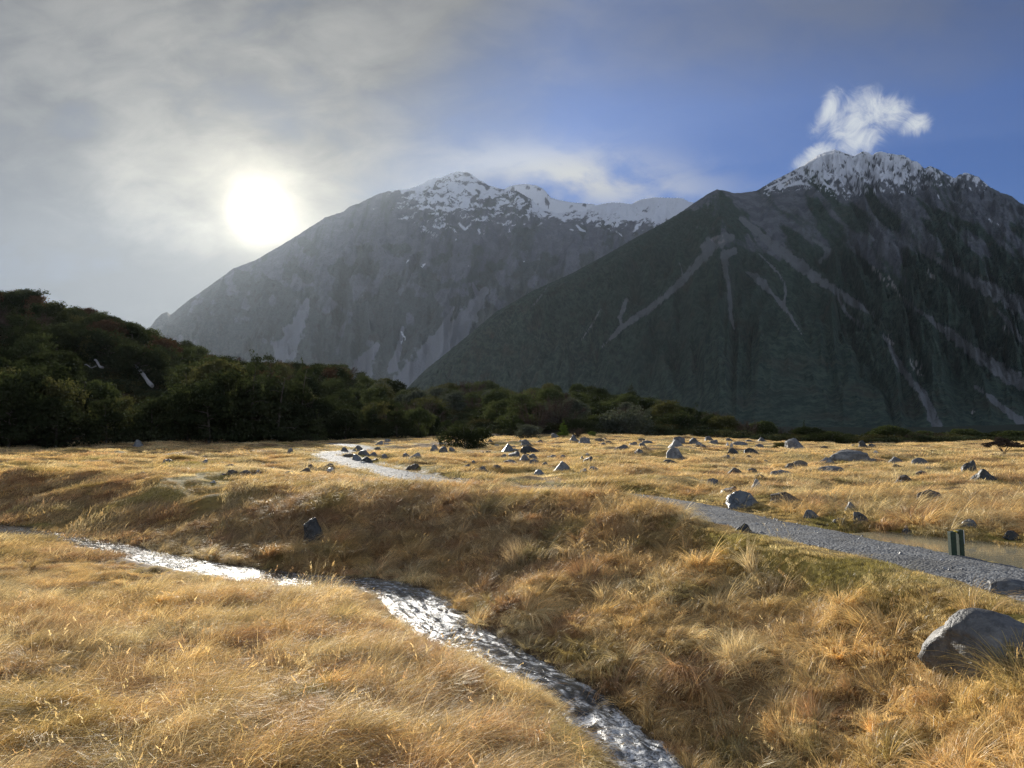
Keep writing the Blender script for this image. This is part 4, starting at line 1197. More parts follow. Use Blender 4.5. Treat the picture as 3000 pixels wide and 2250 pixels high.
def make_tree(kind, seed):
    """unit tree: height 1, crown about as wide; returns crown and trunk meshes"""
    rs = np.random.RandomState(seed)
    if kind == 'beech':                                    # layered evergreen with shelves of foliage
        (tv, tf), tips = limb_set(rs, .82, .52, 13, .032, .15, .28)
        bl = [(p[0], p[1], p[2] + .03, .17 + .08 * rs.rand(), .17 + .08 * rs.rand(), .055 + .03 * rs.rand()) for p in tips]
        bl += [(rs.randn() * .13, rs.randn() * .13, .28 + .6 * rs.rand(), .2, .2, .10) for _ in range(9)]
        bl += [(rs.randn() * .2, rs.randn() * .2, .12 + .2 * rs.rand(), .22, .22, .10) for _ in range(6)]
        cv, cf = leaf_cloud(rs, bl, 4600, .026, .8)
    elif kind == 'dense':                                  # rounded, closed crown made of clumps
        (tv, tf), tips = limb_set(rs, .75, .45, 9, .035, .12, .55)
        bl = []
        for _ in range(26):
            d = rs.randn(3); d /= np.linalg.norm(d); d[2] = abs(d[2]) * .9 - .15
            bl.append((d[0] * .34, d[1] * .34, .50 + d[2] * .36, .13 + .08 * rs.rand(), .13 + .08 * rs.rand(), .09 + .06 * rs.rand()))
        bl += [(0, 0, .42, .36, .36, .30), (0, 0, .18, .34, .34, .18)]
        cv, cf = leaf_cloud(rs, bl, 4600, .026, .5)
    elif kind == 'cone':                                   # pointed young tree in tiers
        (tv, tf), tips = limb_set(rs, .95, .30, 12, .022, .08, .1)
        bl = []
        for i in range(15):
            t = i / 14; r = .34 * (1 - t) ** .8 + .03
            for j in range(3 if t < .7 else 1):
                a = rs.rand() * 2 * PI
                bl.append((math.cos(a) * r * .55, math.sin(a) * r * .55, .08 + .9 * t, r * .55, r * .55, .05))
        cv, cf = leaf_cloud(rs, bl, 3600, .024, .5)
    elif kind == 'shrub':                                  # wide low dome with several stems
        ps = []; bl = []
        for i in range(7):
            a = 2 * PI * i / 7 + rs.rand(); L = .3 + .25 * rs.rand()
            q = [(math.cos(a) * L * s_ ** 1.2, math.sin(a) * L * s_ ** 1.2, -.05 + .75 * s_) for s_ in np.linspace(0, 1, 5)]
            ps.append(tube(q, [.022 * (1 - .8 * s_) for s_ in np.linspace(0, 1, 5)], 5))
        (tv, tf) = join(ps)
        for _ in range(24):
            a = rs.rand() * 2 * PI; r = .52 * math.sqrt(rs.rand()); z = .12 + .70 * math.sqrt(max(0, 1 - (r / .62) ** 2)) * (.35 + .65 * rs.rand())
            bl.append((math.cos(a) * r, math.sin(a) * r, z, .17 + .07 * rs.rand(), .17 + .07 * rs.rand(), .12 + .05 * rs.rand()))
        bl += [(0, 0, .3, .50, .50, .34), (0, 0, .12, .58, .58, .14)]
        cv, cf = leaf_cloud(rs, bl, 5200, .027, .5)
    elif kind == 'bare':                                   # leafless brown shrub: a haze of twigs
        ps = []; tw = []
        for i in range(16):
            a = rs.rand() * 2 * PI; L = .2 + .4 * rs.rand()
            q = np.array([(math.cos(a) * L * s_, math.sin(a) * L * s_, -.05 + (.6 + .35 * rs.rand()) * s_ * (1 - .2 * L)) for s_ in np.linspace(0, 1, 5)])
            ps.append(tube(q, [.016 * (1 - .85 * s_) for s_ in np.linspace(0, 1, 5)], 4))
            for _ in range(90):
                s_ = rs.uniform(.25, 1); k = s_ * 4; i0 = min(int(k), 3); p = q[i0] + (q[i0 + 1] - q[i0]) * (k - i0)
                d = rs.randn(3) * np.array([1, 1, .8]) + np.array([math.cos(a), math.sin(a), .9]); d /= np.linalg.norm(d)
                e = p + d * rs.uniform(.06, .2); w_ = np.cross(d, rs.randn(3)); w_ /= np.linalg.norm(w_); w_ *= .0045
                tw.append((p - w_, p + w_, e + w_ * .5, e - w_ * .5))
        (tv, tf) = join(ps)
        cv = np.array(tw).reshape(-1, 3); cf = np.arange(len(cv)).reshape(-1, 4)
    elif kind == 'wispy':                                  # tall thin tree with open top
        (tv, tf), tips = limb_set(rs, .95, .40, 20, .020, .35, .7)
        bl = [(p[0], p[1], p[2], .075, .075, .035) for p in tips if p[2] > .4]
        cv, cf = leaf_cloud(rs, bl, 900, .018, .7)
    elif kind == 'umbrella':                               # flat-topped dark tree on visible forked stems
        ps = []; bl = []
        for i in range(6):
            a = 2 * PI * i / 6 + rs.rand() * .6; L = .45 + .2 * rs.rand()
            q = [(math.cos(a) * L * s_ ** 1.5, math.sin(a) * L * s_ ** 1.5, -.05 + .68 * s_) for s_ in np.linspace(0, 1, 6)]
            ps.append(tube(q, [.030 * (1 - .75 * s_) for s_ in np.linspace(0, 1, 6)], 6))
        (tv, tf) = join(ps)
        for _ in range(26):
            a = rs.rand() * 2 * PI; r = .85 * math.sqrt(rs.rand())
            bl.append((math.cos(a) * r, math.sin(a) * r, .46 + .38 * (1 - (r / .9) ** 2) + .07 * rs.randn(), .20, .20, .10))
        cv, cf = leaf_cloud(rs, bl, 5000, .034, .8)
    return mesh_np('crown', cv, cf, False), mesh_np('trunk', tv, tf)


def leaf_material(name, a, b, trans=0.42):
    k_ = .92 if name[:5] in ('green', 'light', 'grey_', 'olive') else .80
    a, b = tuple(v * k_ for v in a), tuple(v * k_ for v in b)
    m, N, out = material(name)
    P_ = N.new('ShaderNodeNewGeometry').outputs['Position']
    oi = N.new('ShaderNodeObjectInfo').outputs['Random']
    f = N.m('ADD', N.m('MULTIPLY', N.ss(N.noise(P_, 1.1, 3), .35, .65), .65), N.m('MULTIPLY', oi, .35))
    c = N.mix(f, a, b)
    d = N.new('ShaderNodeBsdfDiffuse'); N.l.new(c, d.inputs[0])
    t = N.new('ShaderNodeBsdfTranslucent'); N.l.new(N.mix(1.0, c, (1.0, 1.0, 0.75), 'MULTIPLY'), t.inputs[0])
    mx = N.new('ShaderNodeMixShader'); mx.inputs[0].default_value = trans
    N.l.new(d.outputs[0], mx.inputs[1]); N.l.new(t.outputs[0], mx.inputs[2])
    N.l.new(mx.outputs[0], out.inputs[0])
    return m


LM = {'dark': leaf_material('dark_foliage', (0.022, 0.030, 0.014), (0.050, 0.060, 0.026)),
      'green': leaf_material('green_foliage', (0.042, 0.055, 0.022), (0.085, 0.098, 0.040)),
      'olive': leaf_material('olive_foliage', (0.060, 0.062, 0.024), (0.105, 0.10, 0.042)),
      'grey': leaf_material('grey_green_foliage', (0.050, 0.060, 0.045), (0.10, 0.11, 0.085)),
      'light': leaf_material('light_green_foliage', (0.075, 0.115, 0.022), (0.13, 0.18, 0.04)),
      'brown': leaf_material('brown_twigs', (0.055, 0.042, 0.036), (0.105, 0.075, 0.055), .1),
      'rust': leaf_material('rusty_foliage', (0.060, 0.036, 0.022), (0.115, 0.065, 0.036), .25)}
mB, N, out = material('bark')
P_ = N.new('ShaderNodeNewGeometry').outputs['Position']
principled(N, out, N.mix(N.noise(P_, 9, 5), (0.035, 0.028, 0.022), (0.12, 0.105, 0.09)), .9, N.bump(N.noise(P_, 22, 4), .6, .02), .1)
_tk = {}


def tree_data(kind, var, tone):
    key = (kind, var)
    if key not in _tk:
        _tk[key] = make_tree(kind, 500 + 17 * var + sum(map(ord, kind)))
    c, t = _tk[key]
    k2 = (kind, var, tone)
    if k2 not in _tk:
        c2 = c.copy(); c2.materials.clear(); c2.materials.append(LM[tone]); _tk[k2] = c2
        if not t.materials:
            t.materials.append(mB)
    return _tk[k2], t


TREES = []


def put_tree(name, kind, var, tone, x, y, z, h, w, label, cat, group=None, rot=None):
    c, t = tree_data(kind, var, tone)
    e = empty(name, (x, y, z - .05 * h)); e.scale = (w, w, h); e.rotation_euler = (0, 0, rnd.uniform(0, 6.28) if rot is None else rot)
    tag(e, label, cat, group)
    for nm_, me_ in (('crown', c), ('trunk', t)):
        o = bpy.data.objects.new(nm_, me_); COL.objects.link(o); o.parent = e
    TREES.append((x, y, z, h, w))
    return e


def gz(x, y):
    return float(ground(np.array([x]), np.array([y]))[0])


# fallen trunks on the left hill: pixel ends, drawn where the hill is
LOGS = [((377, 1052), (446, 1128), .36, .17, 'pale fallen tree trunk lying down the left hillside, thick lower end', 88),
        ((447, 1046), (505, 1054), .16, .09, 'thin grey fallen branch stretching right from the top of the pale trunk', 92),
        ((412, 1052), (470, 1047), .14, .07, 'thin dark fallen branch crossing the top of the pale trunk', 91),
        ((278, 1056), (302, 1080), .20, .18, 'short pale log up left of the long fallen trunk', 88),
        ((248, 1071), (282, 1076), .10, .07, 'thin pale stick beside the short pale log', 88)]
mLog, N, out = material('weathered_wood')
P_ = N.new('ShaderNodeNewGeometry').outputs['Position']
principled(N, out, N.mix(N.noise(P_, 2.0, 5), (0.13, 0.122, 0.115), (0.42, 0.405, 0.39)), .7, N.bump(N.noise(P_, 8, 4), .5, .03), .3)
LOGPX = []
for (a, b, r0, r1, lab, yd) in LOGS:
    pts, rads = [], []
    yd = march(b[0], b[1] + 26)[1] - .5
    for t in np.linspace(0, 1, 9):
        px, py = a[0] + (b[0] - a[0]) * t, a[1] + (b[1] - a[1]) * t
        u, v = ray(px, py); y = yd + 4.0 * (1 - t) * (b[1] - a[1]) / 75.0
        pts.append(np.array([u * y, y, EZ + v * y + .12 * math.sin(7 * t + yd)])); rads.append((r1 + (r0 - r1) * t) * .55 * (1 + .12 * math.sin(t * 23)))
    o0 = pts[0].copy()
    v_, f_ = tube([p - o0 for p in pts], rads, 9)
    n0 = len(pts) * 9
    v_ = np.vstack([v_, [pts[0] - o0, pts[-1] - o0]])
    caps = [(k, (k + 1) % 9, n0, n0) for k in range(9)] + [(n0 - 9 + k, n0 - 9 + (k + 1) % 9, n0 + 1, n0 + 1) for k in range(9)]
    bm = bmesh.new(); vs = [bm.verts.new(p) for p in v_]
    for q in f_:
        bm.faces.new([vs[i] for i in q])
    for q in caps:
        bm.faces.new([vs[i] for i in q[:3]])
    bmesh.ops.recalc_face_normals(bm, faces=bm.faces)
    pme = bpy.data.meshes.new('fallen_log'); bm.to_mesh(pme); bm.free()
    lo_ = link('fallen_log', pme, mLog); lo_.location = o0
    tag(lo_, lab, 'log', 'fallen wood on the left hill')
    LOGPX.append((min(a[0], b[0]) - 8, max(a[0], b[0]) + 8, min(a[1], b[1]) - 8, max(a[1], b[1]) + 14, yd))


def blocks_log(x, y, z, h, w):
    px0, _ = project(x - w * .5, y, z); px1, _ = project(x + w * .5, y, z)
    _, pt = project(x, y, z + h); _, pb = project(x, y, z)
    for (a, b, c, d, yd) in LOGPX[:1] + LOGPX[3:4]:
        if y < yd + 1 and px1 - 6 > a and px0 + 6 < b and pb > c and pt + 10 < d:
            return True
    return False


# single trees and bushes that stand out
def tree_at(px, py, hpx, wpx, name, kind, var, tone, label, cat, group=None, y=None, rot=None, top=None):
    if y is None:
        x, y, z = march(px, py)
    else:
        u, v = ray(px, py); x = u * y; z = gz(x, y)
    s = y / F
    wn = {'beech': 1.25, 'dense': 1.0, 'cone': .75, 'shrub': 1.35, 'bare': 1.2, 'wispy': 1.0, 'umbrella': 2.0}[kind]
    if top is not None:
        hpx = max((EZ + (YH - top) / F * y - z) / s, 30)
    return put_tree(name, kind, var, tone, x, y, z, hpx * s, wpx * s / wn, label, cat, group, rot)


tree_at(1362, 1314, 98, 172, 'bush', 'shrub', 7, 'dark', 'dense dark green bush alone in the golden meadow beside the path bend', 'bush')
tree_at(1650, 1281, 54, 40, 'shrub', 'cone', 1, 'light', 'bright green pointed shrub at the top edge of the meadow', 'shrub')
tree_at(1545, 1284, 56, 92, 'bush', 'shrub', 8, 'grey', 'grey-green rounded bush at the meadow edge, right of the lone dark bush', 'bush')
tree_at(1692, 1283, 36, 58, 'bush', 'bare', 3, 'brown', 'bare brown bush on a short stem beside the bright green pointed shrub', 'bush')
tree_at(1735, 1280, 22, 26, 'bush', 'shrub', 9, 'light', 'small yellow-green bush right of the bare brown bush', 'bush')
tree_at(1988, 1276, 22, 115, 'bush', 'shrub', 8, 'green', 'low spreading green bush on the meadow rim, right of centre', 'bush')
tree_at(2083, 1279, 14, 24, 'bush', 'shrub', 9, 'light', 'tiny bright green bush on the meadow rim below the orange slope', 'bush')
tree_at(2370, 1291, 22, 44, 'bush', 'shrub', 7, 'green', 'small green bush on the meadow rim left of the black stone', 'bush')
tree_at(2288, 1316, 27, 62, 'bush', 'shrub', 9, 'olive', 'olive bush growing against the left side of the large grey boulder', 'bush')
tree_at(2942, 1328, 48, 120, 'tree', 'umbrella', 1, 'brown', 'flat-topped dark tree with forked stems at the right edge of the meadow', 'tree')
tree_at(930, 1289, 92, 78, 'tree', 'cone', 2, 'green', 'green cone-shaped tree in front of the dark forest near the path end', 'tree')
tree_at(740, 1293, 274, 105, 'tree', 'wispy', 1, 'dark', 'tall thin tree with an open wispy top, highest of the forest front', 'tree', y=62, top=1012)
tree_at(800, 1293, 268, 100, 'tree', 'wispy', 2, 'dark', 'tall tree with ragged leaning branches right of the wispy one', 'tree', y=63, top=1020)
tree_at(880, 1291, 245, 120, 'tree', 'cone', 3, 'dark', 'dark spired tree right of the ragged tall tree, forest front', 'tree', y=62, top=1044)
tree_at(76, 1000, 100, 66, 'tree', 'dense', 1, 'dark', 'dark dome-topped tree on the summit of the left hill', 'tree', y=127, top=830)
tree_at(2357, 1288, 62, 34, 'tree', 'cone', 1, 'dark', 'dark pointed tree standing up from the low scrub right of centre', 'tree', y=92, top=1224)
tree_at(2040, 1275, 86, 62, 'tree', 'cone', 2, 'dark', 'dark conical tree, left of two on the end of the middle hill', 'tree', y=100, top=1178)
tree_at(2088, 1275, 74, 74, 'tree', 'dense', 2, 'dark', 'dark broad tree at the right end of the middle hill', 'tree', y=96, top=1202)
tree_at(1695, 1240, 120, 62, 'tree', 'dense', 3, 'green', 'round green tree rising above the skyline of the middle hill', 'tree', y=128, top=1112)
tree_at(1853, 1240, 112, 72, 'tree', 'cone', 3, 'dark', 'dark broad cone tree on the skyline of the middle hill', 'tree', y=128, top=1121)
tree_at(2945, 1290, 42, 48, 'tree', 'dense', 2, 'dark', 'dark square-topped tree behind the flat-topped tree, far right', 'tree', y=88)
tree_at(1690, 1279, 60, 100, 'bush', 'shrub', 8, 'dark', 'dark bush behind the bare brown bush', 'bush', y=76)

# the forests: bulk trees by zone
KT = [('beech', 1.25), ('dense', 1.0), ('shrub', 1.35), ('bare', 1.2), ('cone', .75)]
ZL = {
    ('left', 'dark'): ('dark green tree in the forest covering the left hill', 'dark trees of the left hill'),
    ('left', 'green'): ('brighter green tree among the dark ones of the left hill', 'green trees of the left hill'),
    ('left', 'olive'): ('olive-brown tree among the dark ones of the left hill', 'olive trees of the left hill'),
    ('left', 'rust'): ('rusty brown tree among the dark ones of the left hill', 'rusty trees of the left hill'),
    ('left', 'brown'): ('bare brown tree among the evergreens of the left hill', 'bare trees of the left hill'),
    ('front', 'dark'): ('shadowed dark tree in the forest front along the left meadow edge', 'dark trees of the forest front'),
    ('front', 'green'): ('green-tinted tree in the shadowed forest front along the left meadow edge', 'green trees of the forest front'),
    ('front', 'olive'): ('olive tree in the shadowed forest front along the left meadow edge', 'olive trees of the forest front'),
    ('front', 'brown'): ('leafless brown tree in the shadowed forest front along the left meadow edge', 'bare trees of the forest front'),
    ('mid', 'dark'): ('dark rounded shrub on the low hill behind the meadow centre', 'dark shrubs of the middle hill'),
    ('mid', 'green'): ('green domed shrub on the low hill behind the meadow centre', 'green shrubs of the middle hill'),
    ('mid', 'olive'): ('olive shrub on the low hill behind the meadow centre', 'olive shrubs of the middle hill'),
    ('mid', 'grey'): ('grey-green shrub on the low hill behind the meadow centre', 'grey-green shrubs of the middle hill'),
    ('mid', 'brown'): ('bare brown shrub on the low hill behind the meadow centre', 'bare shrubs of the middle hill'),
    ('right', 'dark'): ('low dark bush in the scrub belt beyond the right meadow', 'dark bushes of the right scrub belt'),
    ('right', 'green'): ('low green bush in the scrub belt beyond the right meadow', 'green bushes of the right scrub belt'),
    ('right', 'brown'): ('low brown bare bush in the scrub belt beyond the right meadow', 'bare bushes of the right scrub belt'),
}


def pick(r, table):
    q = r.random(); s = 0
    for k, v in table:
        s += v
        if q < s:
            return k
    return table[-1][0]


def scatter(zone, px0, px1, n, gap, hts, tones, kinds, f0, f1, cat):
    done, tries = 0, 0
    while done < n and tries < n * 60:
        tries += 1
        px = rnd.uniform(px0, px1)
        ye = np.interp(px, _edge[:, 0], _edge[:, 1]); Dc = np.interp(px, _dist[:, 0], _dist[:, 1])
        De = min(1.5 * F / (ye - YH), 72.0) + 1.5
        q = f0 + (f1 - f0) * rnd.random() ** .8
        y = De + 1.5 + q * (Dc + 4 - De)
        x = (px - 1500) / F * y
        h = rnd.uniform(*hts) * (1.0 + .25 * (rnd.random() ** 3))
        if zone == 'front':
            h *= np.interp(px, [850, 1050, 1300], [1.0, .72, .50])
        kind = pick(rnd, kinds); tone = pick(rnd, tones)
        if kind == 'bare':
            tone = 'brown'
        elif tone == 'brown':
            tone = 'dark'
        if kind == 'cone':
            h *= 1.15
        w = h * rnd.uniform(.85, 1.2)
        if kind == 'shrub':
            h *= .72
        z = gz(x, y)
        g_ = gap * (0.75 + .5 * rnd.random())
        if any((x - a) ** 2 + ((y - b) * .8) ** 2 < g_ * g_ for a, b, *_r in TREES):
            continue
        if blocks_log(x, y, z, h, w):
            continue
        # keep the trees near the skyline under the outline of the hill
        ysk = np.interp(px, _sky[:, 0], _sky[:, 1]); _, pt = project(x, y, z + h * .95)
        if pt < ysk - 9:
            h *= max(.5, (EZ + (YH - ysk + 4) / F * y - z) / h)
        if zone == 'mid' and abs(px - 1510) < 30 and abs(project(x, y, z)[1] - 1165) < 22:
            continue
        lab, grp = ZL[(zone, tone)]
        put_tree('tree' if cat == 'tree' else 'bush', kind, rnd.randrange(3), tone, x, y, z, h, w / (1.25 if kind == 'beech' else 1.0), lab, cat, grp)
        done += 1
    return done


scatter('front', -120, 1310, 54, 2.3, (3.0, 5.0), [('dark', .62), ('green', .14), ('olive', .12), ('brown', .12)], [('beech', .5), ('dense', .22), ('bare', .16), ('cone', .12)], -.02, .10, 'tree')
scatter('left', -200, 1010, 150, 2.9, (3.4, 5.2), [('dark', .56), ('green', .16), ('olive', .14), ('rust', .14)], [('beech', .5), ('dense', .32), ('shrub', .08), ('bare', .10)], .10, 1.0, 'tree')
scatter('mid', 1010, 2130, 135, 3.0, (2.4, 4.2), [('dark', .36), ('green', .34), ('olive', .16), ('grey', .14)], [('dense', .38), ('shrub', .34), ('beech', .16), ('bare', .12)], 0.0, 1.0, 'bush')
scatter('right', 2130, 3150, 80, 2.1, (1.9, 3.2), [('dark', .66), ('green', .24), ('brown', .1)], [('dense', .40), ('shrub', .38), ('bare', .22)], 0.0, 1.0, 'bush')

# ------------------------------------------------------------------ grass, undergrowth and pebbles (uncountable: instanced by geometry nodes)
def blade_set(rs, n, rad, lmin, lmax, width, lean, spread, droop, seg=4, seed_heads=0.0, lift=0.0, radial=.35, locks=0):
    """n curved blades rooted within rad; lean = mean tip direction (x, y), droop = how far the tips bend over"""
    V_, Fc, B_ = [], [], []
    a = rs.rand(n) * 2 * PI; r = rad * np.sqrt(rs.rand(n))
    root = np.stack([np.cos(a) * r, np.sin(a) * r, np.zeros(n)], 1)
    L = rs.uniform(lmin, lmax, n)
    dirx = np.stack([np.cos(a) * radial * r / max(rad, .01) + lean[0], np.sin(a) * radial * r / max(rad, .01) + lean[1]], 1) + rs.randn(n, 2) * spread
    if locks:                                                  # blades gathered into combed locks
        k = rs.randint(0, locks, n); la = rs.rand(locks) * 2 * PI; lr = .25 + .75 * np.sqrt(rs.rand(locks))
        jx = rs.randn(locks, 2) * spread * 1.4
        root = np.stack([np.cos(la[k]) * lr[k] * rad, np.sin(la[k]) * lr[k] * rad, np.zeros(n)], 1); root[:, :2] += rs.randn(n, 2) * rad * .16
        dirx = np.stack([np.cos(la[k]) * lr[k] * radial + lean[0] + jx[k, 0], np.sin(la[k]) * lr[k] * radial + lean[1] + jx[k, 1]], 1) + rs.randn(n, 2) * spread * .35
    dm = np.linalg.norm(dirx, axis=1) + 1e-6; dr = dirx / dm[:, None]; dm = np.minimum(dm, 1.6)
    dp = droop * (0.6 + .8 * rs.rand(n)) if not locks else droop * ((0.6 + .8 * rs.rand(locks))[k] + .12 * rs.randn(n))
    tw = rs.rand(n) * PI
    val = np.clip(1 + .34 * rs.randn(n), .4, 1.8)
    ts = np.linspace(0, 1, seg + 1)
    pts = []
    ang = np.arctan(dm * .7)                                   # start tilt from the vertical
    p = root.copy(); p[:, 2] -= .02
    pts.append(p.copy())
    kink = rs.randn(n) * .25
    for t in ts[1:]:
        an = ang + dp * t * (1.0 + .6 * t)
        st = np.stack([np.sin(an) * dr[:, 0] - kink * t * dr[:, 1] * .4, np.sin(an) * dr[:, 1] + kink * t * dr[:, 0] * .4, np.cos(an)], 1)
        p = p + st * (L / seg)[:, None]
        p[:, 2] = np.maximum(p[:, 2], .006 + lift)
        pts.append(p.copy())
    side = np.stack([np.cos(tw), np.sin(tw), np.zeros(n)], 1)
    o = 0
    for i, t in enumerate(ts):
        w = width * (1 - .85 * t ** 1.5) * .5
        V_.append(pts[i] - side * w); V_.append(pts[i] + side * w)
    V_ = np.stack(V_, 1)                                       # n, 2(seg+1), 3
    m_ = 2 * (seg + 1)
    base = (np.arange(n) * m_)[:, None]
    fs = [base + np.array([[2 * i, 2 * i + 1, 2 * i + 3, 2 * i + 2]]) for i in range(seg)]
    Fc = np.stack(fs, 1).reshape(-1, 4)
    B_ = np.repeat(val, m_)
    V_ = V_.reshape(-1, 3)
    if seed_heads > 0:
        k = rs.rand(n) < seed_heads
        tip, prev = pts[-1][k], pts[-2][k]
        d = tip - prev; d /= np.linalg.norm(d, axis=1)[:, None]
        hv = []
        for j in range(5):
            q = tip - d * (.012 * j) ; off = rs.randn(len(tip), 3) * .004
            s_ = side[k] * .0035
            up = d * .016 + rs.randn(len(tip), 3) * .004
            hv.append(np.stack([q + off - s_, q + off + s_, q + off + s_ * .4 + up, q + off - s_ * .4 + up], 1))
        hv = np.concatenate(hv).reshape(-1, 3)
        Fc = np.vstack([Fc, np.arange(len(hv)).reshape(-1, 4) + len(V_)]); V_ = np.vstack([V_, hv]); B_ = np.concatenate([B_, np.full(len(hv), 1.25)])
    return V_, Fc, B_


def proto_collection(name, specs, mat):
    """prototype meshes kept out of the scene's own collection; the instancer draws them"""
    c = bpy.data.collections.new(name)
    for i, (V_, Fc, B_) in enumerate(specs):
        me = mesh_np('%s_%02d' % (name, i), V_, Fc, False)
        if B_ is not None:
            add_attr(me, 'bv', B_)
        me.materials.append(mat)
        c.objects.link(bpy.data.objects.new('%s_%02d' % (name, i), me))
    return c


def instancer(name, pts, idx, rot, scl, tint, coll, mat, kind='stuff'):
    me = bpy.data.meshes.new(name)
    me.vertices.add(len(pts)); me.vertices.foreach_set('co', np.asarray(pts, np.float32).ravel()); me.update()
    a = me.attributes.new('pick', 'INT', 'POINT'); a.data.foreach_set('value', np.asarray(idx, np.int32))
    add_attr(me, 'rot', rot, 'FLOAT_VECTOR'); add_attr(me, 'scl', scl, 'FLOAT_VECTOR')
    add_attr(me, 'tint', np.concatenate([tint, np.ones((len(pts), 1))], 1), 'FLOAT_COLOR')
    me.materials.append(mat)
    o = bpy.data.objects.new(name, me); COL.objects.link(o)
    g = bpy.data.node_groups.new(name, 'GeometryNodeTree')
    g.interface.new_socket('Geometry', in_out='INPUT', socket_type='NodeSocketGeometry')
    g.interface.new_socket('Geometry', in_out='OUTPUT', socket_type='NodeSocketGeometry')
    n, l = g.nodes, g.links
    gi, go = n.new('NodeGroupInput'), n.new('NodeGroupOutput')
    ci = n.new('GeometryNodeCollectionInfo'); ci.inputs['Collection'].default_value = coll
    ci.inputs['Separate Children'].default_value = True; ci.inputs['Reset Children'].default_value = True
    ip = n.new('GeometryNodeInstanceOnPoints'); ip.inputs['Pick Instance'].default_value = True

    def na(nm_, ty):
        q = n.new('GeometryNodeInputNamedAttribute'); q.data_type = ty; q.inputs['Name'].default_value = nm_
        return [s_ for s_ in q.outputs if s_.enabled and s_.name == 'Attribute'][0]
    l.new(gi.outputs[0], ip.inputs['Points']); l.new(ci.outputs[0], ip.inputs['Instance'])
    l.new(na('pick', 'INT'), ip.inputs['Instance Index']); l.new(na('scl', 'FLOAT_VECTOR'), ip.inputs['Scale'])
    er = n.new('FunctionNodeEulerToRotation'); l.new(na('rot', 'FLOAT_VECTOR'), er.inputs[0]); l.new(er.outputs[0], ip.inputs['Rotation'])
    l.new(ip.outputs[0], go.inputs[0])
    md = o.modifiers.new('scatter', 'NODES'); md.node_group = g
    return tag(o, kind=kind)


mG, N, out = material('dry_grass')
tint = N.attr('tint', 'Color', 'INSTANCER'); bv = N.attr('bv')
c = N.mix(1.0, tint, N.comb(bv, bv, bv), 'MULTIPLY')
d = N.new('ShaderNodeBsdfDiffuse'); N.l.new(c, d.inputs[0])
t = N.new('ShaderNodeBsdfTranslucent'); N.l.new(N.mix(1.0, c, (1.0, .93, .74), 'MULTIPLY'), t.inputs[0])
mx = N.new('ShaderNodeMixShader'); mx.inputs[0].default_value = .5
N.l.new(d.outputs[0], mx.inputs[1]); N.l.new(t.outputs[0], mx.inputs[2])
g_ = N.new('ShaderNodeBsdfGlossy'); g_.inputs['Roughness'].default_value = .42; g_.inputs[0].default_value = (1, .97, .9, 1)
m2 = N.new('ShaderNodeMixShader'); m2.inputs[0].default_value = .04
N.l.new(mx.outputs[0], m2.inputs[1]); N.l.new(g_.outputs[0], m2.inputs[2]); N.l.new(m2.outputs[0], out.inputs[0])

rs = np.random.RandomState(3)
SPEC = []
for i in range(3):
    SPEC.append(blade_set(rs, 300, .20, .07, .19, .0030, (.25, .05), .75, 1.0))                       # 0-2 short matted
for i in range(3):
    SPEC.append(blade_set(rs, 330, .18, .17, .36, .0032, (.62, .22), .28, .85, 5))                    # 3-5 tussock swept to the right
for i in range(2):
    SPEC.append(blade_set(rs, 150, .16, .28, .52, .0030, (1.1, .0), .45, 1.45, 6, lift=.02))            # 6-7 long strands bent right over
for i in range(2):
    SPEC.append(blade_set(rs, 14, .14, .26, .44, .0022, (.20, .05), .28, .35, 4, .8))                  # 8-9 seed stalks
for i in range(2):
    SPEC.append(blade_set(rs, 260, .2, .02, .05, .0035, (.1, 0), .7, .5, 2))                           # 10-11 short turf
for i in range(3):
    SPEC.append(blade_set(rs, 300, .45, .08, .22, .0080, (.55, .15), .35, .8, 3))                      # 12-14 middle distance
for i in range(3):
    SPEC.append(blade_set(rs, 230, .75, .06, .17, .018, (.5, .1), .40, .8, 2))                         # 15-17 far
for i in range(4):
    SPEC.append(blade_set(rs, 330, .085, .26, .48, .0042, (.50, .14), .24, 1.15 + .2 * i, 6, radial=.85, locks=13 + 2 * i))           # 18-21 single tussocks arching over
GRASS = proto_collection('grass_blades', SPEC, mG)

C_GOLD = np.array([.76, .555, .26]); C_STRAW = np.array([.86, .715, .42]); C_RUST = np.array([.50, .295, .15]); C_OLIVE = np.array([.30, .26, .085])
C_BROWN = np.array([.31, .19, .105])


def in_rock(x, y, f=.95):
    bad = np.zeros(x.shape, bool)
    for (a, b, r) in ROCK_FOOT:
        if r < .05:
            continue
        bad |= (x - a) ** 2 + ((y - b) * 1.2) ** 2 < (r * f) ** 2
    return bad


def sow(n, r0, r1, half):
    a = np.radians(rs.uniform(-half, half, n)); r = np.sqrt(rs.uniform(r0 * r0, r1 * r1, n))
    return np.sin(a) * r, np.cos(a) * r


def fields(x, y):
    R = np.hypot(x, y)
    d, sd_, ex = near_line(x, y, STREAM); far_ = sd_ > 0
    dp, _, _ = near_line(x, y, PATH); do, _, exo = near_line(x, y, POND)
    sb = (d - ex[:, 1]) / ex[:, 2]
    bank = far_ * sst(0.0, .18, sb) * (1 - sst(.75, 1.15, sb)) * sst(10.0, 11.6, y) # slope above the water; its shade is put into the grass tint
    ok = (d > ex[:, 1] + np.where(far_, .03, .08)) & (dp > PATH_HW - .10 + .34 * np.abs(perlin(x / .35, y / .35, 41))) & (do > exo[:, 0] + .05)
    ok &= ~in_rock(x, y)
    return R, d - ex[:, 1], far_, bank, dp - PATH_HW, do - exo[:, 0], ok


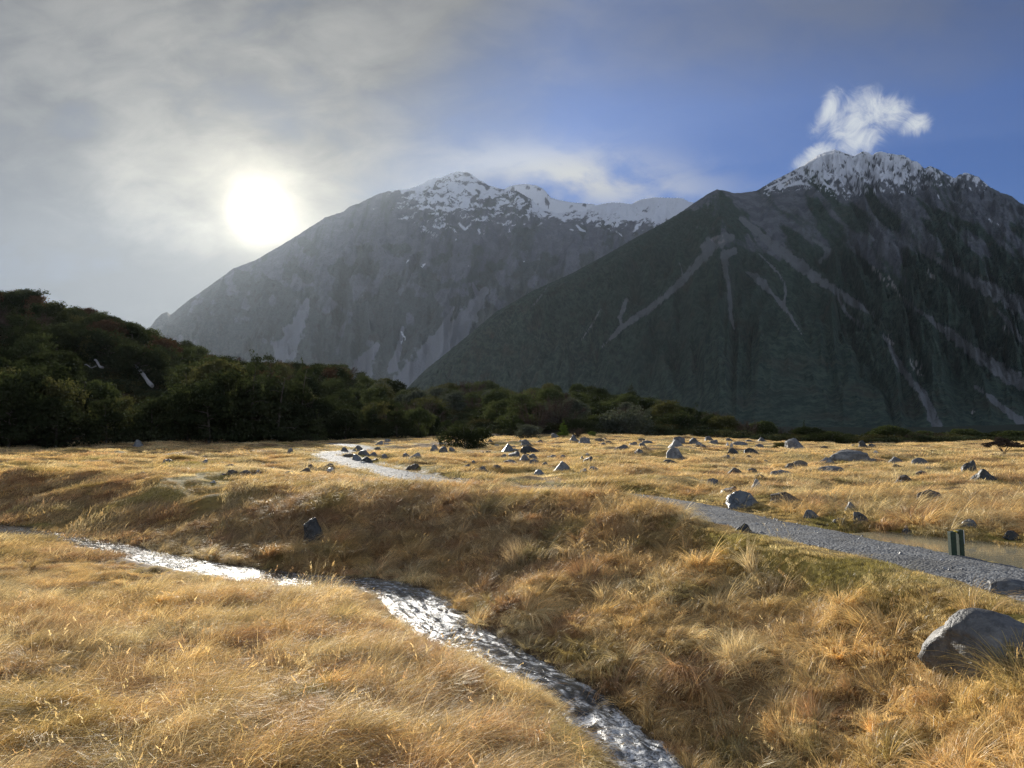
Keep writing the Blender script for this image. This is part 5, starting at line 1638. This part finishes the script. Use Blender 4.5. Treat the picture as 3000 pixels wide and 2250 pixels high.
def colours(x, y, bank, moss):
    n1 = fbm(x / 1.6, y / 1.4, 3, 201); n2 = fbm(x / .55, y / .5, 2, 205); n3 = fbm(x / 5, y / 5, 2, 209)
    c = C_GOLD + (C_STRAW - C_GOLD) * sst(-.25, .55, n1 + .3 * rs.randn(len(x)))[:, None]
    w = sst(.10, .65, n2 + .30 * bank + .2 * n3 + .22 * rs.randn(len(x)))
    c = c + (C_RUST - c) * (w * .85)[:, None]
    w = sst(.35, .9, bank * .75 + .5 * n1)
    c = c + (C_BROWN - c) * (w * .45)[:, None]  # bank face browned: shade painted in, over random tone
    w = np.clip(sst(.28, .7, fbm(x / 1.1, y / 1.0, 2, 213) + .1 * rs.randn(len(x))) * .7 + moss * .45, 0, 1)
    c = c + (C_OLIVE - c) * w[:, None]
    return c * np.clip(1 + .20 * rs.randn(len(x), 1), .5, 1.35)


ALL = []


def layer(n, r0, r1, half, mode):
    x, y = sow(n, r0, r1, half)
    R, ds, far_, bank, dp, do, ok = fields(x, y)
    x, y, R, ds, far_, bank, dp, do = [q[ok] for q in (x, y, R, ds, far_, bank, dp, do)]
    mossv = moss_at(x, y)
    n_ = len(x); q = rs.rand(n_)
    pick_ = np.zeros(n_, int); s = np.ones(n_); rz = rs.uniform(-PI, PI, n_)
    tus = fbm(x / .9, y / .8, 2, 221)
    if mode == 'near':
        left_ = ~far_
        lowl = sst(6.0, 4.6, y - .25 * np.abs(x)) * left_                      # bent strands at the very front
        pt = np.where(left_, .10 + .20 * (tus > .1), .16 + .10 * (tus > .1))
        isl = rs.rand(n_) < (.10 + .60 * lowl + .18 * (far_ & (tus > .05)))
        pick_ = np.where(q < pt, 3 + (q * 997).astype(int) % 3, (q * 991).astype(int) % 3)
        pick_ = np.where(isl, 6 + (q * 983).astype(int) % 2, pick_)
        sd_p = (rs.rand(n_) < .035 + .03 * far_)
        pick_ = np.where(sd_p, 8 + (q * 977).astype(int) % 2, pick_)
        turf = (rs.rand(n_) < mossv * 1.1)
        pick_ = np.where(turf, 10 + (q * 971).astype(int) % 2, pick_)
        long_ = (pick_ >= 3) & (pick_ <= 7)
        rz = np.where(long_, .45 * rs.randn(n_) + .5 * fbm(x / 1.3, y / 1.3, 2, 225) + .25 * bank, rz)
        s = rs.uniform(.75, 1.25, n_) * (1 + .25 * tus)
        s = np.where(left_ & (pick_ < 3), s * 1.05, s)
        s *= np.where(ds < .8, np.where(far_, .62, .42) + np.where(far_, .38, .58) * sst(.05, .8, ds), 1.0)
        s *= np.where((y < 3.2), .75, 1.0)
        s *= np.where((~far_) & (x < -5.2) & (ds < 2.6), .42 + .4 * sst(.8, 2.6, ds), 1.0)
        s *= np.where(far_, .78, 1.0)
        thin = rs.rand(n_) > np.where(left_, .30 * sst(0, -.4, fbm(x / .5, y / .5, 2, 227)), .66)
        pick_ = np.where(thin, pick_, 10)
        s *= 1 + .10 * sst(5, 14, R)
    elif mode == 'mid':
        keep = rs.rand(n_) > mossv * .80
        x, y, bank, mossv, tus, q, n_ = x[keep], y[keep], bank[keep], mossv[keep], tus[keep], q[keep], int(keep.sum())
        pick_ = 12 + (q * 997).astype(int) % 3
        rz = .45 * rs.randn(n_) + .6 * fbm(x / 3, y / 3, 2, 225)
        hgt = 0.75 + .55 * fbm(x / 2.4, y / 3.0, 3, 231)
        s = .86 * np.clip(hgt * 1.05 + .35 * (fbm(x / 1.2, y / 1.5, 2, 233) > .22), .28, 1.8) * rs.uniform(.8, 1.2, n_)
    else:
        keep = rs.rand(n_) > mossv * .75
        _, De_ = hills(x, y); keep &= y < De_ + 2.0
        x, y, bank, mossv, tus, q, n_ = x[keep], y[keep], bank[keep], mossv[keep], tus[keep], q[keep], int(keep.sum())
        pick_ = 15 + (q * 997).astype(int) % 3
        rz = .5 * rs.randn(n_)
        s = .82 * np.clip(.85 + .6 * fbm(x / 4, y / 7, 3, 231), .35, 1.6) * rs.uniform(.8, 1.2, n_)
    z = ground(x, y)
    ex_, ey_ = .06, .06
    gxs = (ground(x + ex_, y) - z) / ex_; gys = (ground(x, y + ey_) - z) / ey_
    k = .9
    rot = np.stack([np.arctan(np.clip(gys, -1.2, 1.2)) * k, -np.arctan(np.clip(gxs, -1.2, 1.2)) * k, rz], 1)
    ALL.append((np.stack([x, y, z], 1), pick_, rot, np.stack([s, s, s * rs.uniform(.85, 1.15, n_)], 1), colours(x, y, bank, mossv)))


layer(5600, 1.7, 7.5, 44, 'near')
layer(15500, 7.5, 17, 43, 'near')
layer(15000, 15.5, 36, 42, 'mid')
layer(22000, 34, 78, 41, 'far')


def tussocks(cell, r1, half):
    gx_, gy_ = np.meshgrid(np.arange(-r1, r1, cell), np.arange(1.5, r1, cell))
    x = (gx_ + rs.uniform(-.46, .46, gx_.shape) * cell).ravel(); y = (gy_ + rs.uniform(-.46, .46, gx_.shape) * cell).ravel()
    k = (np.hypot(x, y) < r1) & (np.abs(np.arctan2(x, y)) < math.radians(half)); x, y = x[k], y[k]
    R, ds, far_, bank, dp, do, ok = fields(x, y)
    dens = np.where(far_, .92, .16 + .45 * sst(.05, .4, fbm(x / 1.4, y / 1.4, 2, 251)))
    dens *= np.where(ds < .12, .5, 1) * (1 - .9 * moss_at(x, y)) * (dp > .22)
    dens *= 1 - sst(15.5, 18, R)
    dens *= np.where((~far_) & (x < -4.8) & (ds < 2.6), .1, 1.0)
    k = ok & (rs.rand(len(x)) < dens); x, y, bank, far_, ds, R = x[k], y[k], bank[k], far_[k], ds[k], R[k]
    n_ = len(x); z = ground(x, y)
    s = rs.uniform(.62, 1.30, n_) * (1 + .22 * fbm(x / 1.7, y / 1.7, 2, 255)) * np.where(far_, 1.0, .70) * np.where(ds < .4, .8, 1) * np.where(y < 3.4, .7, 1)
    gxs = (ground(x + .12, y) - z) / .12; gys = (ground(x, y + .12) - z) / .12
    rot = np.stack([np.arctan(np.clip(gys, -1, 1)) * .5, -np.arctan(np.clip(gxs, -1, 1)) * .5, .40 * rs.randn(n_) + .6 * fbm(x / 2.1, y / 2.1, 2, 225)], 1)
    sw = s * rs.uniform(.9, 1.25, n_)
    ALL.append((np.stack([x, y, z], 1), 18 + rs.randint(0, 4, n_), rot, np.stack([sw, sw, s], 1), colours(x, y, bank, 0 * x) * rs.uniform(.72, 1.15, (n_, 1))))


tussocks(.23, 18, 43)
# taller tussocks on the crest between the eye and the path
q = rs.uniform(0, 1, 150); tx_ = np.interp(q, [0, .3, .65, 1], [3.35, 2.55, 1.5, -.6]); ty_ = np.interp(q, [0, .3, .65, 1], [11.7, 13.0, 14.6, 16.0])
tx_ = tx_ + rs.randn(150) * .22; ty_ = ty_ + rs.randn(150) * .22
_R, _ds, _f, _b, _dp, _do, _ok = fields(tx_, ty_); k = _ok & (_dp > .12); tx_, ty_ = tx_[k], ty_[k]; n_ = len(tx_)
s_ = rs.uniform(.75, 1.15, n_)
ALL.append((np.stack([tx_, ty_, ground(tx_, ty_)], 1), 18 + rs.randint(0, 4, n_), np.stack([0 * tx_, 0 * tx_, .4 * rs.randn(n_)], 1), np.stack([s_ * 1.1, s_ * 1.1, s_], 1), colours(tx_, ty_, 0 * tx_ + .3, 0 * tx_)))
cat_ = [np.concatenate([a[i] for a in ALL]) for i in range(5)]
instancer('grass', *cat_, GRASS, mG)

# undergrowth closing the gaps between the trees
UG = []
for i in range(3):
    bl = [(rs.randn() * .45, rs.randn() * .45, .22 + .12 * rs.rand(), .35, .35, .22) for _ in range(9)]
    v_, f_ = leaf_cloud(rs, bl, 420, .055, .6); UG.append((v_, f_, None))
mU, N, out = material('undergrowth_leaves')
tint = N.attr('tint', 'Color', 'INSTANCER')
d = N.new('ShaderNodeBsdfDiffuse'); N.l.new(tint, d.inputs[0]); t = N.new('ShaderNodeBsdfTranslucent'); N.l.new(tint, t.inputs[0])
mx = N.new('ShaderNodeMixShader'); mx.inputs[0].default_value = .3
N.l.new(d.outputs[0], mx.inputs[1]); N.l.new(t.outputs[0], mx.inputs[2]); N.l.new(mx.outputs[0], out.inputs[0])
UGC = proto_collection('undergrowth_clumps', UG, mU)
n = 9000
pxs = rs.uniform(-250, 3250, n)
ye = np.interp(pxs, _edge[:, 0], _edge[:, 1]); Dc = np.interp(pxs, _dist[:, 0], _dist[:, 1])
De = np.minimum(1.5 * F / (ye - YH), 72.0) + 1.5
y = De + .8 + rs.rand(n) ** .8 * (Dc + 8 - De); x = (pxs - 1500) / F * y
gap_ = fbm(x / 7, y / 9, 3, 241)
keep = (gap_ < .28) | (pxs < 1000)
keep &= ~((np.abs(x - (2150 - 1500) / F * y) < 2.0) & (y > 80))
x, y, pxs = x[keep], y[keep], pxs[keep]; n = len(x)
uc = np.array([.030, .036, .018])[None] * rs.uniform(.7, 1.7, (n, 1)) + np.array([.022, .010, .0])[None] * (rs.rand(n, 1) < .3)
sc_ = rs.uniform(.7, 1.9, n) * np.where(pxs > 2150, .75, 1.0)
instancer('undergrowth', np.stack([x, y, ground(x, y)], 1), rs.randint(0, 3, n), np.stack([0 * x, 0 * x, rs.rand(n) * 6.28], 1),
          np.stack([sc_, sc_, sc_ * .9], 1), uc, UGC, mU)

# loose pebbles on the path
PB = []
for i in range(3):
    me_ = rock_mesh('pebble', 700 + i, sub=2, cuts=6)
    v_ = np.array([q.co for q in me_.vertices]); f_ = np.array([list(q.vertices) for q in me_.polygons]); PB.append((v_ * np.array([1, .8, .6]), f_, None))
mP, N, out = material('pebble_stone')
principled(N, out, N.attr('tint', 'Color', 'INSTANCER'), .5, None, .5)
PBC = proto_collection('pebble_stones', PB, mP)
n = 9000
rw = rs.uniform(10, 420, n); ac = rs.uniform(-1.04, 1.04, n)
x = np.interp(rw, rows_i, path_cx) + np.interp(rw, rows_i, path_ax) * ac * PATH_HW; y = np.interp(rw, rows_i, path_cy) + np.interp(rw, rows_i, path_ay) * ac * PATH_HW
z = ground(x, y, False) + .032 - .075 * np.abs(ac) ** 4
sc_ = rs.gamma(2.2, .0045, n) + .006
pc = rs.uniform(.06, .30, (n, 1)) * np.array([[1, 1.01, 1.03]])
instancer('pebbles', np.stack([x, y, z], 1), rs.randint(0, 3, n), rs.rand(n, 3) * np.array([.5, .5, 6.28]), np.stack([sc_] * 3, 1), pc, PBC, mP)

# ------------------------------------------------------------------ haze over the whole valley
bm = bmesh.new(); box_bm(bm, -5200, 5200, -5200, 5300, -17.5, 1330)
hme = bpy.data.meshes.new('haze'); bm.to_mesh(hme); bm.free()
mH, N, out = material('haze')
pv = N.new('ShaderNodeVolumePrincipled')
pv.inputs['Color'].default_value = (.76, .87, 1.0, 1); pv.inputs['Density'].default_value = HAZE_DENSITY; pv.inputs['Anisotropy'].default_value = HAZE_G
N.l.new(pv.outputs[0], out.inputs['Volume'])
mH.cycles.homogeneous_volume = True if hasattr(mH.cycles, 'homogeneous_volume') else None
tag(link('haze', hme, mH), kind='stuff')
